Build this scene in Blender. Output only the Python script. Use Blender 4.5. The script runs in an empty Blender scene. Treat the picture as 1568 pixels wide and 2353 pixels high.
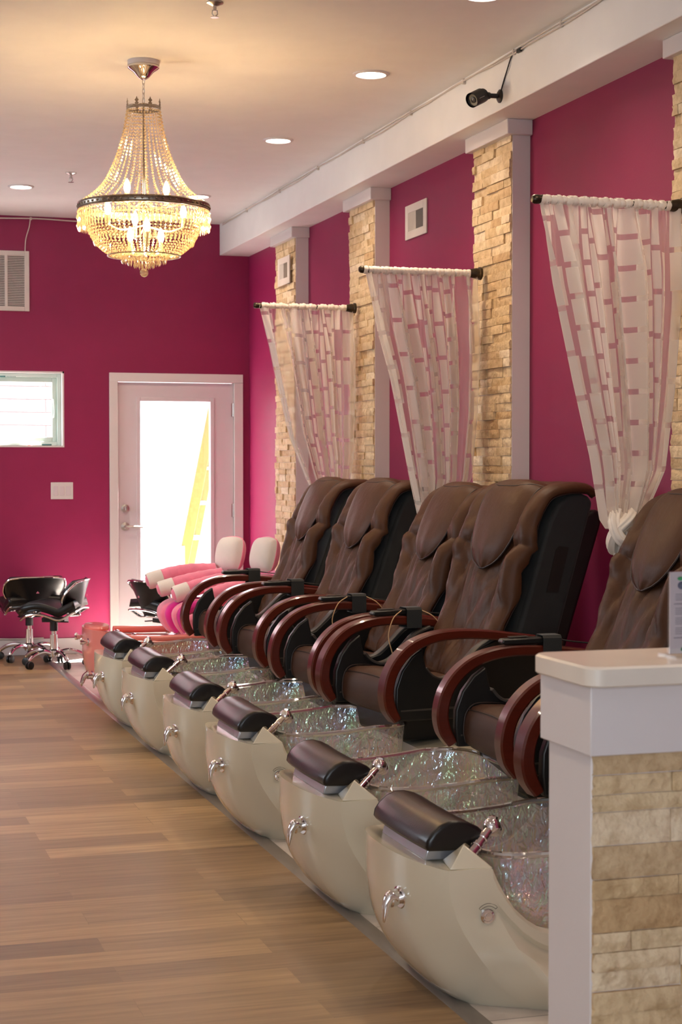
import bpy, math, random
from mathutils import Vector, Matrix, noise
random.seed(7)
PI = math.pi
SC = bpy.context.scene
COL = SC.collection

# ------------------------------------------------------------------ camera
cam_d = bpy.data.cameras.new('camera')
cam = bpy.data.objects.new('camera', cam_d)
COL.objects.link(cam)
cam.location = (0, 0, 1.41)
cam.rotation_euler = (PI/2 - math.atan(108.5/3900), 0, -math.atan(1205/3900))
cam_d.sensor_fit = 'VERTICAL'
cam_d.sensor_height = 36
cam_d.lens = 3900/2353*36
cam_d.clip_start = 0.05
cam_d.dof.use_dof = True
cam_d.dof.focus_distance = 6.6
cam_d.dof.aperture_fstop = 10
SC.camera = cam

# ------------------------------------------------------------------ light, world, exposure
SC.view_settings.view_transform = 'Standard'
SC.view_settings.look = 'None'
SC.view_settings.gamma = 1
SC.view_settings.use_curve_mapping = False
SC.view_settings.exposure = 0.62
SKY = 8.0                 # daylight outside
DOWNLIGHT = 46            # recessed ceiling lights (watts)
BULB = 210                # chandelier bulbs
w = bpy.data.worlds.new('daylight'); SC.world = w
w.use_nodes = True
nt = w.node_tree
bg = nt.nodes['Background']
bg.inputs['Color'].default_value = (0.80, 0.90, 1.0, 1)
bg.inputs['Strength'].default_value = SKY
sun_d = bpy.data.lights.new('sun', 'SUN'); sun_d.energy = 170; sun_d.angle = .01; sun_d.color = (1, .95, .88)
sun = bpy.data.objects.new('sun', sun_d); COL.objects.link(sun)
sun.rotation_euler = Vector((-.4, -.3, -.86)).to_track_quat('-Z', 'Y').to_euler()
def portal(name, loc, rot, sx, sy):
    l = bpy.data.lights.new(name, 'AREA'); l.shape = 'RECTANGLE'; l.size = sx; l.size_y = sy
    l.cycles.is_portal = True
    o = bpy.data.objects.new(name, l); COL.objects.link(o); o.location = loc; o.rotation_euler = rot
YB = 12.68                # back wall
XR = 3.18                 # right wall
HC = 3.24                 # ceiling
portal('daylight_door', (2.605, YB+0.10, 1.24), (-PI/2, 0, 0), .56, 1.32)
portal('daylight_window', (.58, YB+0.12, 1.82), (-PI/2, 0, 0), 2.25, .5)
portal('daylight_storefront', (-1.2, -1.62, 1.6), (PI/2, 0, 0), 2.8, 1.2)
portal('daylight_left', (-3.22, 9.8, 1.9), (0, -PI/2, 0), 1.0, 2.8)
try:
    SC.cycles.max_bounces = 9; SC.cycles.transparent_max_bounces = 24
    SC.cycles.diffuse_bounces = 4; SC.cycles.glossy_bounces = 4; SC.cycles.transmission_bounces = 6
    SC.cycles.sample_clamp_indirect = 6; SC.cycles.caustics_reflective = False; SC.cycles.caustics_refractive = False
    SC.cycles.use_denoising = True
except Exception:
    pass

# ------------------------------------------------------------------ helpers: materials
def lin(c):
    c /= 255
    return c/12.92 if c <= .04045 else ((c+.055)/1.055)**2.4
def rgb(r, g, b): return (lin(r), lin(g), lin(b), 1)
def newmat(name):
    m = bpy.data.materials.new(name); m.use_nodes = True
    n = m.node_tree; n.nodes.clear()
    out = n.nodes.new('ShaderNodeOutputMaterial')
    return m, n, out
def N(n, t, **kw):
    x = n.nodes.new(t)
    for k, v in kw.items():
        if hasattr(x, k): setattr(x, k, v)
        else: x.inputs[k.replace('_', ' ')].default_value = v
    return x
def pbr(name, col, rough=.5, metal=0, spec=.5, coat=0, vary=.06, vscale=6, bump=0, bscale=80, sheen=0, trans=0, stretch=None):
    m, n, out = newmat(name)
    p = n.nodes.new('ShaderNodeBsdfPrincipled')
    p.inputs['Roughness'].default_value = rough; p.inputs['Metallic'].default_value = metal
    p.inputs['Specular IOR Level'].default_value = spec; p.inputs['Coat Weight'].default_value = coat
    p.inputs['Coat Roughness'].default_value = .06
    if sheen: p.inputs['Sheen Weight'].default_value = sheen; p.inputs['Sheen Roughness'].default_value = .5
    tc = n.nodes.new('ShaderNodeTexCoord'); mp = n.nodes.new('ShaderNodeMapping')
    n.links.new(tc.outputs['Object'], mp.inputs['Vector'])
    if stretch: mp.inputs['Scale'].default_value = stretch
    no = N(n, 'ShaderNodeTexNoise'); no.inputs['Scale'].default_value = vscale; no.inputs['Detail'].default_value = 4
    n.links.new(mp.outputs['Vector'], no.inputs['Vector'])
    cr = n.nodes.new('ShaderNodeValToRGB')
    cr.color_ramp.elements[0].position = .3; cr.color_ramp.elements[1].position = .7
    cr.color_ramp.elements[0].color = tuple(c*(1-vary) for c in col[:3])+(1,)
    cr.color_ramp.elements[1].color = tuple(min(1, c*(1+vary)) for c in col[:3])+(1,)
    n.links.new(no.outputs['Fac'], cr.inputs['Fac']); n.links.new(cr.outputs['Color'], p.inputs['Base Color'])
    if bump:
        nb = N(n, 'ShaderNodeTexNoise'); nb.inputs['Scale'].default_value = bscale; nb.inputs['Detail'].default_value = 3
        n.links.new(mp.outputs['Vector'], nb.inputs['Vector'])
        b = n.nodes.new('ShaderNodeBump'); b.inputs['Strength'].default_value = bump; b.inputs['Distance'].default_value = .01
        n.links.new(nb.outputs['Fac'], b.inputs['Height']); n.links.new(b.outputs['Normal'], p.inputs['Normal'])
    n.links.new(p.outputs['BSDF'], out.inputs['Surface'])
    return m
def emit(name, col, s):
    m, n, out = newmat(name)
    e = n.nodes.new('ShaderNodeEmission'); e.inputs['Color'].default_value = col; e.inputs['Strength'].default_value = s
    n.links.new(e.outputs['Emission'], out.inputs['Surface'])
    return m
def glass_pane(name, tint=(1, 1, 1, 1), refl=.06):
    m, n, out = newmat(name)
    t = n.nodes.new('ShaderNodeBsdfTransparent'); t.inputs['Color'].default_value = tint
    g = n.nodes.new('ShaderNodeBsdfGlossy'); g.inputs['Roughness'].default_value = .02
    x = n.nodes.new('ShaderNodeMixShader'); x.inputs['Fac'].default_value = refl
    n.links.new(t.outputs['BSDF'], x.inputs[1]); n.links.new(g.outputs['BSDF'], x.inputs[2])
    n.links.new(x.outputs['Shader'], out.inputs['Surface'])
    return m
M = {}
M['magenta'] = pbr('magenta_wall_paint', (.225, .0082, .060, 1), .5, vary=.03, bump=.05, bscale=220, spec=.35)
M['white_paint'] = pbr('white_trim_paint', rgb(216, 208, 206), .38, vary=.015, bump=.03, bscale=120)
M['ceiling'] = pbr('ceiling_paint', rgb(240, 237, 233), .7, vary=.02, bump=.04, bscale=160)
M['door'] = pbr('door_paint', rgb(212, 200, 204), .35, vary=.015)
M['window_vinyl'] = pbr('window_vinyl', rgb(190, 205, 197), .35, vary=.02)
M['chrome'] = pbr('chrome', (.82, .80, .80, 1), .08, 1, vary=.02)
M['nickel'] = pbr('brushed_nickel', (.55, .51, .48, 1), .3, 1, vary=.04)
M['silver'] = pbr('silver_plastic', (.42, .42, .44, 1), .25, .6, vary=.03)
M['bronze'] = pbr('oil_bronze', (.06, .045, .03, 1), .35, .8, vary=.3, vscale=40)
M['antique'] = pbr('antique_silver', (.30, .25, .20, 1), .3, .9, vary=.35, vscale=60)
M['pearl'] = pbr('pearl_gelcoat', rgb(206, 198, 176), .16, coat=.6, vary=.02, vscale=3)
M['pink_tub'] = pbr('salmon_gelcoat', rgb(222, 128, 118), .2, coat=.5, vary=.04, vscale=3)
M['brown'] = pbr('brown_leather', rgb(72, 45, 28), .48, spec=.24, vary=.14, vscale=5, bump=.16, bscale=34)
M['brown_seat'] = pbr('brown_seat_vinyl', rgb(68, 44, 31), .52, spec=.3, vary=.08, vscale=6, bump=.05, bscale=260)
M['piping'] = pbr('dark_piping', rgb(42, 28, 22), .5)
M['black_cloth'] = pbr('black_cloth', rgb(30, 32, 32), .75, vary=.2, bump=.15, bscale=300, sheen=.1)
M['black_plastic'] = pbr('black_plastic', rgb(19, 19, 19), .38, vary=.15, bump=.04, bscale=200)
M['grey_plastic'] = pbr('dark_grey_plastic', rgb(62, 58, 54), .4, vary=.1)
M['black_vinyl'] = pbr('black_vinyl', rgb(18, 15, 15), .33, spec=.4, vary=.2, bump=.03, bscale=120)
M['pad_brown'] = pbr('footrest_vinyl', rgb(32, 20, 18), .33, spec=.4, vary=.2, vscale=10, bump=.04, bscale=160)
M['mahogany'] = pbr('mahogany_lacquer', rgb(82, 27, 15), .28, coat=.35, vary=.14, vscale=14, stretch=(1.2, 9, 9))
M['cable_white'] = pbr('white_cable', rgb(206, 194, 182), .5)
M['cable_black'] = pbr('black_cable', rgb(14, 13, 13), .5)
M['cable_tan'] = pbr('tan_wire', rgb(196, 160, 118), .5)
M['pink_plush'] = pbr('pink_plush', rgb(240, 132, 160), .9, vary=.08, vscale=20, bump=.2, bscale=200, sheen=.5)
M['magenta_plush'] = pbr('magenta_plush', rgb(214, 20, 140), .85, vary=.1, bump=.2, bscale=200, sheen=.5)
M['white_plush'] = pbr('white_plush', rgb(232, 222, 214), .9, vary=.05, bump=.2, bscale=200, sheen=.4)
M['yellow'] = pbr('yellow_fibreglass', rgb(132, 76, 5), .5, vary=.05)
M['aluminium'] = pbr('aluminium', (.5, .52, .55, 1), .4, .8, vary=.05)
M['concrete'] = pbr('pale_concrete', rgb(214, 212, 208), .9, vary=.06, vscale=3, bump=.2, bscale=30)
M['counter_top'] = pbr('cream_quartz', rgb(224, 212, 198), .3, vary=.06, vscale=5, coat=.2)
M['vent'] = pbr('vent_enamel', rgb(214, 202, 192), .45)
M['vent_dark'] = pbr('vent_shadow_box', rgb(60, 50, 46), .8)
M['acrylic'] = glass_pane('clear_acrylic', (.97, .97, .98, 1), .12)
M['pane'] = glass_pane('window_glass')
M['paper'] = pbr('leaflet_paper', rgb(226, 222, 222), .6, vary=.01)
M['ink'] = pbr('grey_ink', rgb(150, 148, 156), .7)
M['ink_blue'] = pbr('slate_ink', rgb(92, 104, 122), .7, vary=.3, vscale=120)
M['ink_green'] = pbr('green_ink', rgb(52, 150, 96), .7, vary=.4, vscale=150)
M['lamp'] = emit('downlight_lens', (1, .90, .78, 1), 9)
M['bulb'] = emit('warm_bulb', (1, .66, .32, 1), BULB)
M['candle'] = pbr('candle_sleeve', rgb(236, 214, 170), .5)
M['metal_strip'] = pbr('transition_strip', (.34, .30, .27, 1), .32, .75, vary=.12, vscale=20, stretch=(1, .2, 1))
M['red_bits'] = pbr('red_plastic', rgb(196, 60, 50), .5)
M['teal_bits'] = pbr('teal_plastic', rgb(40, 92, 90), .5)

def crystal():
    m, n, out = newmat('crystal')
    t = n.nodes.new('ShaderNodeBsdfTransparent'); t.inputs['Color'].default_value = (1, .95, .86, 1)
    g = n.nodes.new('ShaderNodeBsdfGlossy'); g.inputs['Roughness'].default_value = .06; g.inputs['Color'].default_value = (1, .93, .8, 1)
    d = n.nodes.new('ShaderNodeBsdfTranslucent'); d.inputs['Color'].default_value = (.95, .82, .58, 1)
    a = n.nodes.new('ShaderNodeMixShader'); a.inputs['Fac'].default_value = .45
    n.links.new(g.outputs['BSDF'], a.inputs[1]); n.links.new(d.outputs['BSDF'], a.inputs[2])
    lw = n.nodes.new('ShaderNodeLayerWeight'); lw.inputs['Blend'].default_value = .45
    mr = n.nodes.new('ShaderNodeMapRange'); mr.inputs['To Min'].default_value = .38; mr.inputs['To Max'].default_value = .85
    n.links.new(lw.outputs['Facing'], mr.inputs['Value'])
    x = n.nodes.new('ShaderNodeMixShader')
    n.links.new(mr.outputs['Result'], x.inputs['Fac'])
    n.links.new(t.outputs['BSDF'], x.inputs[1]); n.links.new(a.outputs['Shader'], x.inputs[2])
    n.links.new(x.outputs['Shader'], out.inputs['Surface'])
    return m
M['crystal'] = crystal()

def iridescent():
    m, n, out = newmat('iridescent_glass')
    tc = n.nodes.new('ShaderNodeTexCoord')
    mp = n.nodes.new('ShaderNodeMapping'); mp.inputs['Scale'].default_value = (1.3, 1.3, .8)
    n.links.new(tc.outputs['Object'], mp.inputs['Vector'])
    nz = N(n, 'ShaderNodeTexNoise'); nz.inputs['Scale'].default_value = 38; nz.inputs['Detail'].default_value = 1.5; nz.inputs['Distortion'].default_value = .8
    n.links.new(mp.outputs['Vector'], nz.inputs['Vector'])
    b = n.nodes.new('ShaderNodeBump'); b.inputs['Strength'].default_value = .55; b.inputs['Distance'].default_value = .018
    n.links.new(nz.outputs['Fac'], b.inputs['Height'])
    n3 = N(n, 'ShaderNodeTexNoise'); n3.inputs['Scale'].default_value = 12; n3.inputs['Detail'].default_value = 1
    n.links.new(tc.outputs['Object'], n3.inputs['Vector'])
    lw = n.nodes.new('ShaderNodeLayerWeight'); lw.inputs['Blend'].default_value = .5
    n.links.new(b.outputs['Normal'], lw.inputs['Normal'])
    h = N(n, 'ShaderNodeMath'); h.operation = 'MULTIPLY_ADD'; h.inputs[1].default_value = 2.0
    n.links.new(lw.outputs['Facing'], h.inputs[0]); n.links.new(n3.outputs['Fac'], h.inputs[2])
    fr = N(n, 'ShaderNodeMath'); fr.operation = 'FRACT'; n.links.new(h.outputs['Value'], fr.inputs[0])
    cc = n.nodes.new('ShaderNodeCombineColor'); cc.mode = 'HSV'
    cc.inputs[1].default_value = .46; cc.inputs[2].default_value = 1.0
    n.links.new(fr.outputs['Value'], cc.inputs[0])
    g = n.nodes.new('ShaderNodeBsdfGlossy'); g.inputs['Roughness'].default_value = .10
    n.links.new(cc.outputs['Color'], g.inputs['Color']); n.links.new(b.outputs['Normal'], g.inputs['Normal'])
    d = n.nodes.new('ShaderNodeBsdfDiffuse'); d.inputs['Color'].default_value = rgb(226, 218, 204); n.links.new(b.outputs['Normal'], d.inputs['Normal'])
    gd = n.nodes.new('ShaderNodeMixShader'); gd.inputs['Fac'].default_value = .40
    n.links.new(g.outputs['BSDF'], gd.inputs[1]); n.links.new(d.outputs['BSDF'], gd.inputs[2])
    t = n.nodes.new('ShaderNodeBsdfTransparent'); t.inputs['Color'].default_value = (.97, .96, .94, 1)
    x = n.nodes.new('ShaderNodeMixShader'); x.inputs['Fac'].default_value = .52
    n.links.new(t.outputs['BSDF'], x.inputs[1]); n.links.new(gd.outputs['Shader'], x.inputs[2])
    n.links.new(x.outputs['Shader'], out.inputs['Surface'])
    return m
M['bowl_rim'] = glass_pane('clear_glass_rim', (.95, .95, .94, 1), .55)
M['bowl'] = iridescent()

def wood_floor():
    m, n, out = newmat('wood_plank_floor')
    tc = n.nodes.new('ShaderNodeTexCoord')
    br = N(n, 'ShaderNodeTexBrick'); br.offset = .37; br.offset_frequency = 2
    br.inputs['Scale'].default_value = 1; br.inputs['Brick Width'].default_value = 1.25; br.inputs['Row Height'].default_value = .152
    br.inputs['Mortar Size'].default_value = .0012; br.inputs['Mortar Smooth'].default_value = .2; br.inputs['Bias'].default_value = 0
    br.inputs['Color1'].default_value = (0, 0, 0, 1); br.inputs['Color2'].default_value = (1, 1, 1, 1); br.inputs['Mortar'].default_value = (.15, .15, .15, 1)
    n.links.new(tc.outputs['Object'], br.inputs['Vector'])
    cr = n.nodes.new('ShaderNodeValToRGB')
    e = cr.color_ramp.elements
    e[0].color = rgb(122, 98, 72); e[1].color = rgb(178, 148, 108)
    for pos, c in ((.3, rgb(152, 124, 90)), (.55, rgb(134, 108, 80)), (.78, rgb(166, 136, 98))):
        k = e.new(pos); k.color = c
    n.links.new(br.outputs['Color'], cr.inputs['Fac'])
    mp = n.nodes.new('ShaderNodeMapping'); mp.inputs['Scale'].default_value = (1.1, 16, 1)
    sh = n.nodes.new('ShaderNodeVectorMath'); sh.operation = 'MULTIPLY_ADD'
    n.links.new(br.outputs['Color'], sh.inputs[0]); sh.inputs[1].default_value = (7, 3, 0)
    n.links.new(tc.outputs['Object'], sh.inputs[2]); n.links.new(sh.outputs['Vector'], mp.inputs['Vector'])
    no = N(n, 'ShaderNodeTexNoise'); no.inputs['Scale'].default_value = 2.2; no.inputs['Detail'].default_value = 7; no.inputs['Roughness'].default_value = .62
    n.links.new(mp.outputs['Vector'], no.inputs['Vector'])
    mx = n.nodes.new('ShaderNodeMix'); mx.data_type = 'RGBA'; mx.blend_type = 'MULTIPLY'; mx.inputs['Factor'].default_value = 1
    gr = n.nodes.new('ShaderNodeValToRGB')
    gr.color_ramp.elements[0].position = .3; gr.color_ramp.elements[0].color = (.62, .58, .55, 1)
    gr.color_ramp.elements[1].position = .72; gr.color_ramp.elements[1].color = (1.12, 1.1, 1.06, 1)
    n.links.new(no.outputs['Fac'], gr.inputs['Fac'])
    n.links.new(cr.outputs['Color'], mx.inputs['A']); n.links.new(gr.outputs['Color'], mx.inputs['B'])
    p = n.nodes.new('ShaderNodeBsdfPrincipled'); p.inputs['Roughness'].default_value = .42
    n.links.new(mx.outputs['Result'], p.inputs['Base Color'])
    b = n.nodes.new('ShaderNodeBump'); b.inputs['Strength'].default_value = .12; b.inputs['Distance'].default_value = .004
    n.links.new(no.outputs['Fac'], b.inputs['Height']); n.links.new(b.outputs['Normal'], p.inputs['Normal'])
    n.links.new(p.outputs['BSDF'], out.inputs['Surface'])
    return m
M['wood_floor'] = wood_floor()

def tile_floor():
    m, n, out = newmat('pale_marble_tile')
    tc = n.nodes.new('ShaderNodeTexCoord')
    br = N(n, 'ShaderNodeTexBrick'); br.offset = .5
    br.inputs['Scale'].default_value = 1; br.inputs['Brick Width'].default_value = .61; br.inputs['Row Height'].default_value = .305
    br.inputs['Mortar Size'].default_value = .003
    br.inputs['Color1'].default_value = rgb(200, 190, 182); br.inputs['Color2'].default_value = rgb(214, 204, 196); br.inputs['Mortar'].default_value = rgb(150, 142, 136)
    n.links.new(tc.outputs['Object'], br.inputs['Vector'])
    no = N(n, 'ShaderNodeTexNoise'); no.inputs['Scale'].default_value = 4; no.inputs['Detail'].default_value = 8; no.inputs['Distortion'].default_value = 1.5
    n.links.new(tc.outputs['Object'], no.inputs['Vector'])
    gr = n.nodes.new('ShaderNodeValToRGB'); gr.color_ramp.elements[0].position = .35; gr.color_ramp.elements[0].color = (.8, .78, .76, 1)
    gr.color_ramp.elements[1].position = .6; gr.color_ramp.elements[1].color = (1, 1, 1, 1)
    n.links.new(no.outputs['Fac'], gr.inputs['Fac'])
    mx = n.nodes.new('ShaderNodeMix'); mx.data_type = 'RGBA'; mx.blend_type = 'MULTIPLY'; mx.inputs['Factor'].default_value = 1
    n.links.new(br.outputs['Color'], mx.inputs['A']); n.links.new(gr.outputs['Color'], mx.inputs['B'])
    p = n.nodes.new('ShaderNodeBsdfPrincipled'); p.inputs['Roughness'].default_value = .3
    n.links.new(mx.outputs['Result'], p.inputs['Base Color']); n.links.new(p.outputs['BSDF'], out.inputs['Surface'])
    return m
M['tile_floor'] = tile_floor()

def stone_mat():
    m, n, out = newmat('split_face_travertine')
    ge = n.nodes.new('ShaderNodeNewGeometry'); tc = n.nodes.new('ShaderNodeTexCoord')
    cr = n.nodes.new('ShaderNodeValToRGB'); e = cr.color_ramp.elements
    e[0].color = rgb(194, 160, 116); e[1].color = rgb(230, 210, 180)
    for pos, c in ((.25, rgb(220, 196, 158)), (.5, rgb(210, 180, 136)), (.62, rgb(200, 172, 134)), (.8, rgb(224, 198, 158))):
        k = e.new(pos); k.color = c
    n.links.new(ge.outputs['Random Per Island'], cr.inputs['Fac'])
    no = N(n, 'ShaderNodeTexNoise'); no.inputs['Scale'].default_value = 22; no.inputs['Detail'].default_value = 8; no.inputs['Roughness'].default_value = .65
    n.links.new(tc.outputs['Object'], no.inputs['Vector'])
    gr = n.nodes.new('ShaderNodeValToRGB'); gr.color_ramp.elements[0].position = .28; gr.color_ramp.elements[0].color = (.58, .48, .36, 1)
    gr.color_ramp.elements[1].position = .56; gr.color_ramp.elements[1].color = (1, 1, 1, 1)
    n.links.new(no.outputs['Fac'], gr.inputs['Fac'])
    mx = n.nodes.new('ShaderNodeMix'); mx.data_type = 'RGBA'; mx.blend_type = 'MULTIPLY'; mx.inputs['Factor'].default_value = .8
    n.links.new(cr.outputs['Color'], mx.inputs['A']); n.links.new(gr.outputs['Color'], mx.inputs['B'])
    p = n.nodes.new('ShaderNodeBsdfPrincipled'); p.inputs['Roughness'].default_value = .75
    b = n.nodes.new('ShaderNodeBump'); b.inputs['Strength'].default_value = .7; b.inputs['Distance'].default_value = .012
    n2 = N(n, 'ShaderNodeTexNoise'); n2.inputs['Scale'].default_value = 45; n2.inputs['Detail'].default_value = 5
    n.links.new(tc.outputs['Object'], n2.inputs['Vector'])
    n.links.new(n2.outputs['Fac'], b.inputs['Height']); n.links.new(b.outputs['Normal'], p.inputs['Normal'])
    n.links.new(mx.outputs['Result'], p.inputs['Base Color']); n.links.new(p.outputs['BSDF'], out.inputs['Surface'])
    return m
M['stone'] = stone_mat()

def sheer_mat():
    m, n, out = newmat('sheer_patchwork_voile')
    uv = n.nodes.new('ShaderNodeUVMap'); uv.uv_map = 'uv'
    sep = n.nodes.new('ShaderNodeSeparateXYZ'); n.links.new(uv.outputs['UV'], sep.inputs['Vector'])
    su = N(n, 'ShaderNodeMath'); su.operation = 'MULTIPLY'; su.inputs[1].default_value = 31; n.links.new(sep.outputs['X'], su.inputs[0])
    sn = N(n, 'ShaderNodeMath'); sn.operation = 'SINE'; n.links.new(su.outputs['Value'], sn.inputs[0])
    wu = N(n, 'ShaderNodeMath'); wu.operation = 'MULTIPLY_ADD'; wu.inputs[1].default_value = .019
    n.links.new(sn.outputs['Value'], wu.inputs[0]); n.links.new(sep.outputs['X'], wu.inputs[2])
    cf = N(n, 'ShaderNodeMath'); cf.operation = 'DIVIDE'; cf.inputs[1].default_value = .058; n.links.new(wu.outputs['Value'], cf.inputs[0])
    fl = N(n, 'ShaderNodeMath'); fl.operation = 'FLOOR'; n.links.new(cf.outputs['Value'], fl.inputs[0])
    wn_ = N(n, 'ShaderNodeTexWhiteNoise'); wn_.noise_dimensions = '1D'; n.links.new(fl.outputs['Value'], wn_.inputs['W'])
    vo = N(n, 'ShaderNodeMath'); vo.operation = 'MULTIPLY_ADD'; vo.inputs[1].default_value = .29; n.links.new(wn_.outputs['Value'], vo.inputs[0])
    cmb = n.nodes.new('ShaderNodeCombineXYZ'); vs_ = N(n, 'ShaderNodeMath'); vs_.operation = 'MULTIPLY'; vs_.inputs[1].default_value = .5
    n.links.new(sep.outputs['Y'], vs_.inputs[0]); n.links.new(vs_.outputs['Value'], vo.inputs[2]); n.links.new(vo.outputs['Value'], cmb.inputs['X']); n.links.new(wu.outputs['Value'], cmb.inputs['Y'])
    br = N(n, 'ShaderNodeTexBrick'); br.offset = .43; br.squash = .7; br.squash_frequency = 3
    br.inputs['Scale'].default_value = 1; br.inputs['Brick Width'].default_value = .082; br.inputs['Row Height'].default_value = .058
    br.inputs['Mortar Size'].default_value = .0052; br.inputs['Mortar Smooth'].default_value = .0
    n.links.new(cmb.outputs['Vector'], br.inputs['Vector'])
    br.inputs['Color1'].default_value = (0, 0, 0, 1); br.inputs['Color2'].default_value = (1, 1, 1, 1)
    # a few patches are missing: those stay sheer
    lt = N(n, 'ShaderNodeMath'); lt.operation = 'LESS_THAN'; lt.inputs[1].default_value = .10
    n.links.new(br.outputs['Color'], lt.inputs[0])
    # whole columns of plain voile between the patched ones
    l2 = N(n, 'ShaderNodeMath'); l2.operation = 'LESS_THAN'; l2.inputs[1].default_value = .09; n.links.new(wn_.outputs['Value'], l2.inputs[0])
    m2 = N(n, 'ShaderNodeMath'); m2.operation = 'MAXIMUM'; n.links.new(br.outputs['Fac'], m2.inputs[0]); n.links.new(l2.outputs['Value'], m2.inputs[1])
    mxm = N(n, 'ShaderNodeMath'); mxm.operation = 'MAXIMUM'
    n.links.new(m2.outputs['Value'], mxm.inputs[0]); n.links.new(lt.outputs['Value'], mxm.inputs[1])
    d = n.nodes.new('ShaderNodeBsdfDiffuse'); d.inputs['Color'].default_value = rgb(240, 232, 224)
    tr = n.nodes.new('ShaderNodeBsdfTranslucent'); tr.inputs['Color'].default_value = rgb(240, 230, 222)
    cl = n.nodes.new('ShaderNodeMixShader'); cl.inputs['Fac'].default_value = .42
    n.links.new(d.outputs['BSDF'], cl.inputs[1]); n.links.new(tr.outputs['BSDF'], cl.inputs[2])
    t = n.nodes.new('ShaderNodeBsdfTransparent')
    mr = n.nodes.new('ShaderNodeMapRange'); mr.inputs['To Min'].default_value = .92; mr.inputs['To Max'].default_value = .33
    n.links.new(mxm.outputs['Value'], mr.inputs['Value'])
    x = n.nodes.new('ShaderNodeMixShader'); n.links.new(mr.outputs['Result'], x.inputs['Fac'])
    n.links.new(t.outputs['BSDF'], x.inputs[1]); n.links.new(cl.outputs['Shader'], x.inputs[2])
    n.links.new(x.outputs['Shader'], out.inputs['Surface'])
    return m
M['sheer'] = sheer_mat()
M['voile'] = pbr('white_voile', rgb(236, 226, 214), .8, vary=.04, bump=.1, bscale=60)

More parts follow.
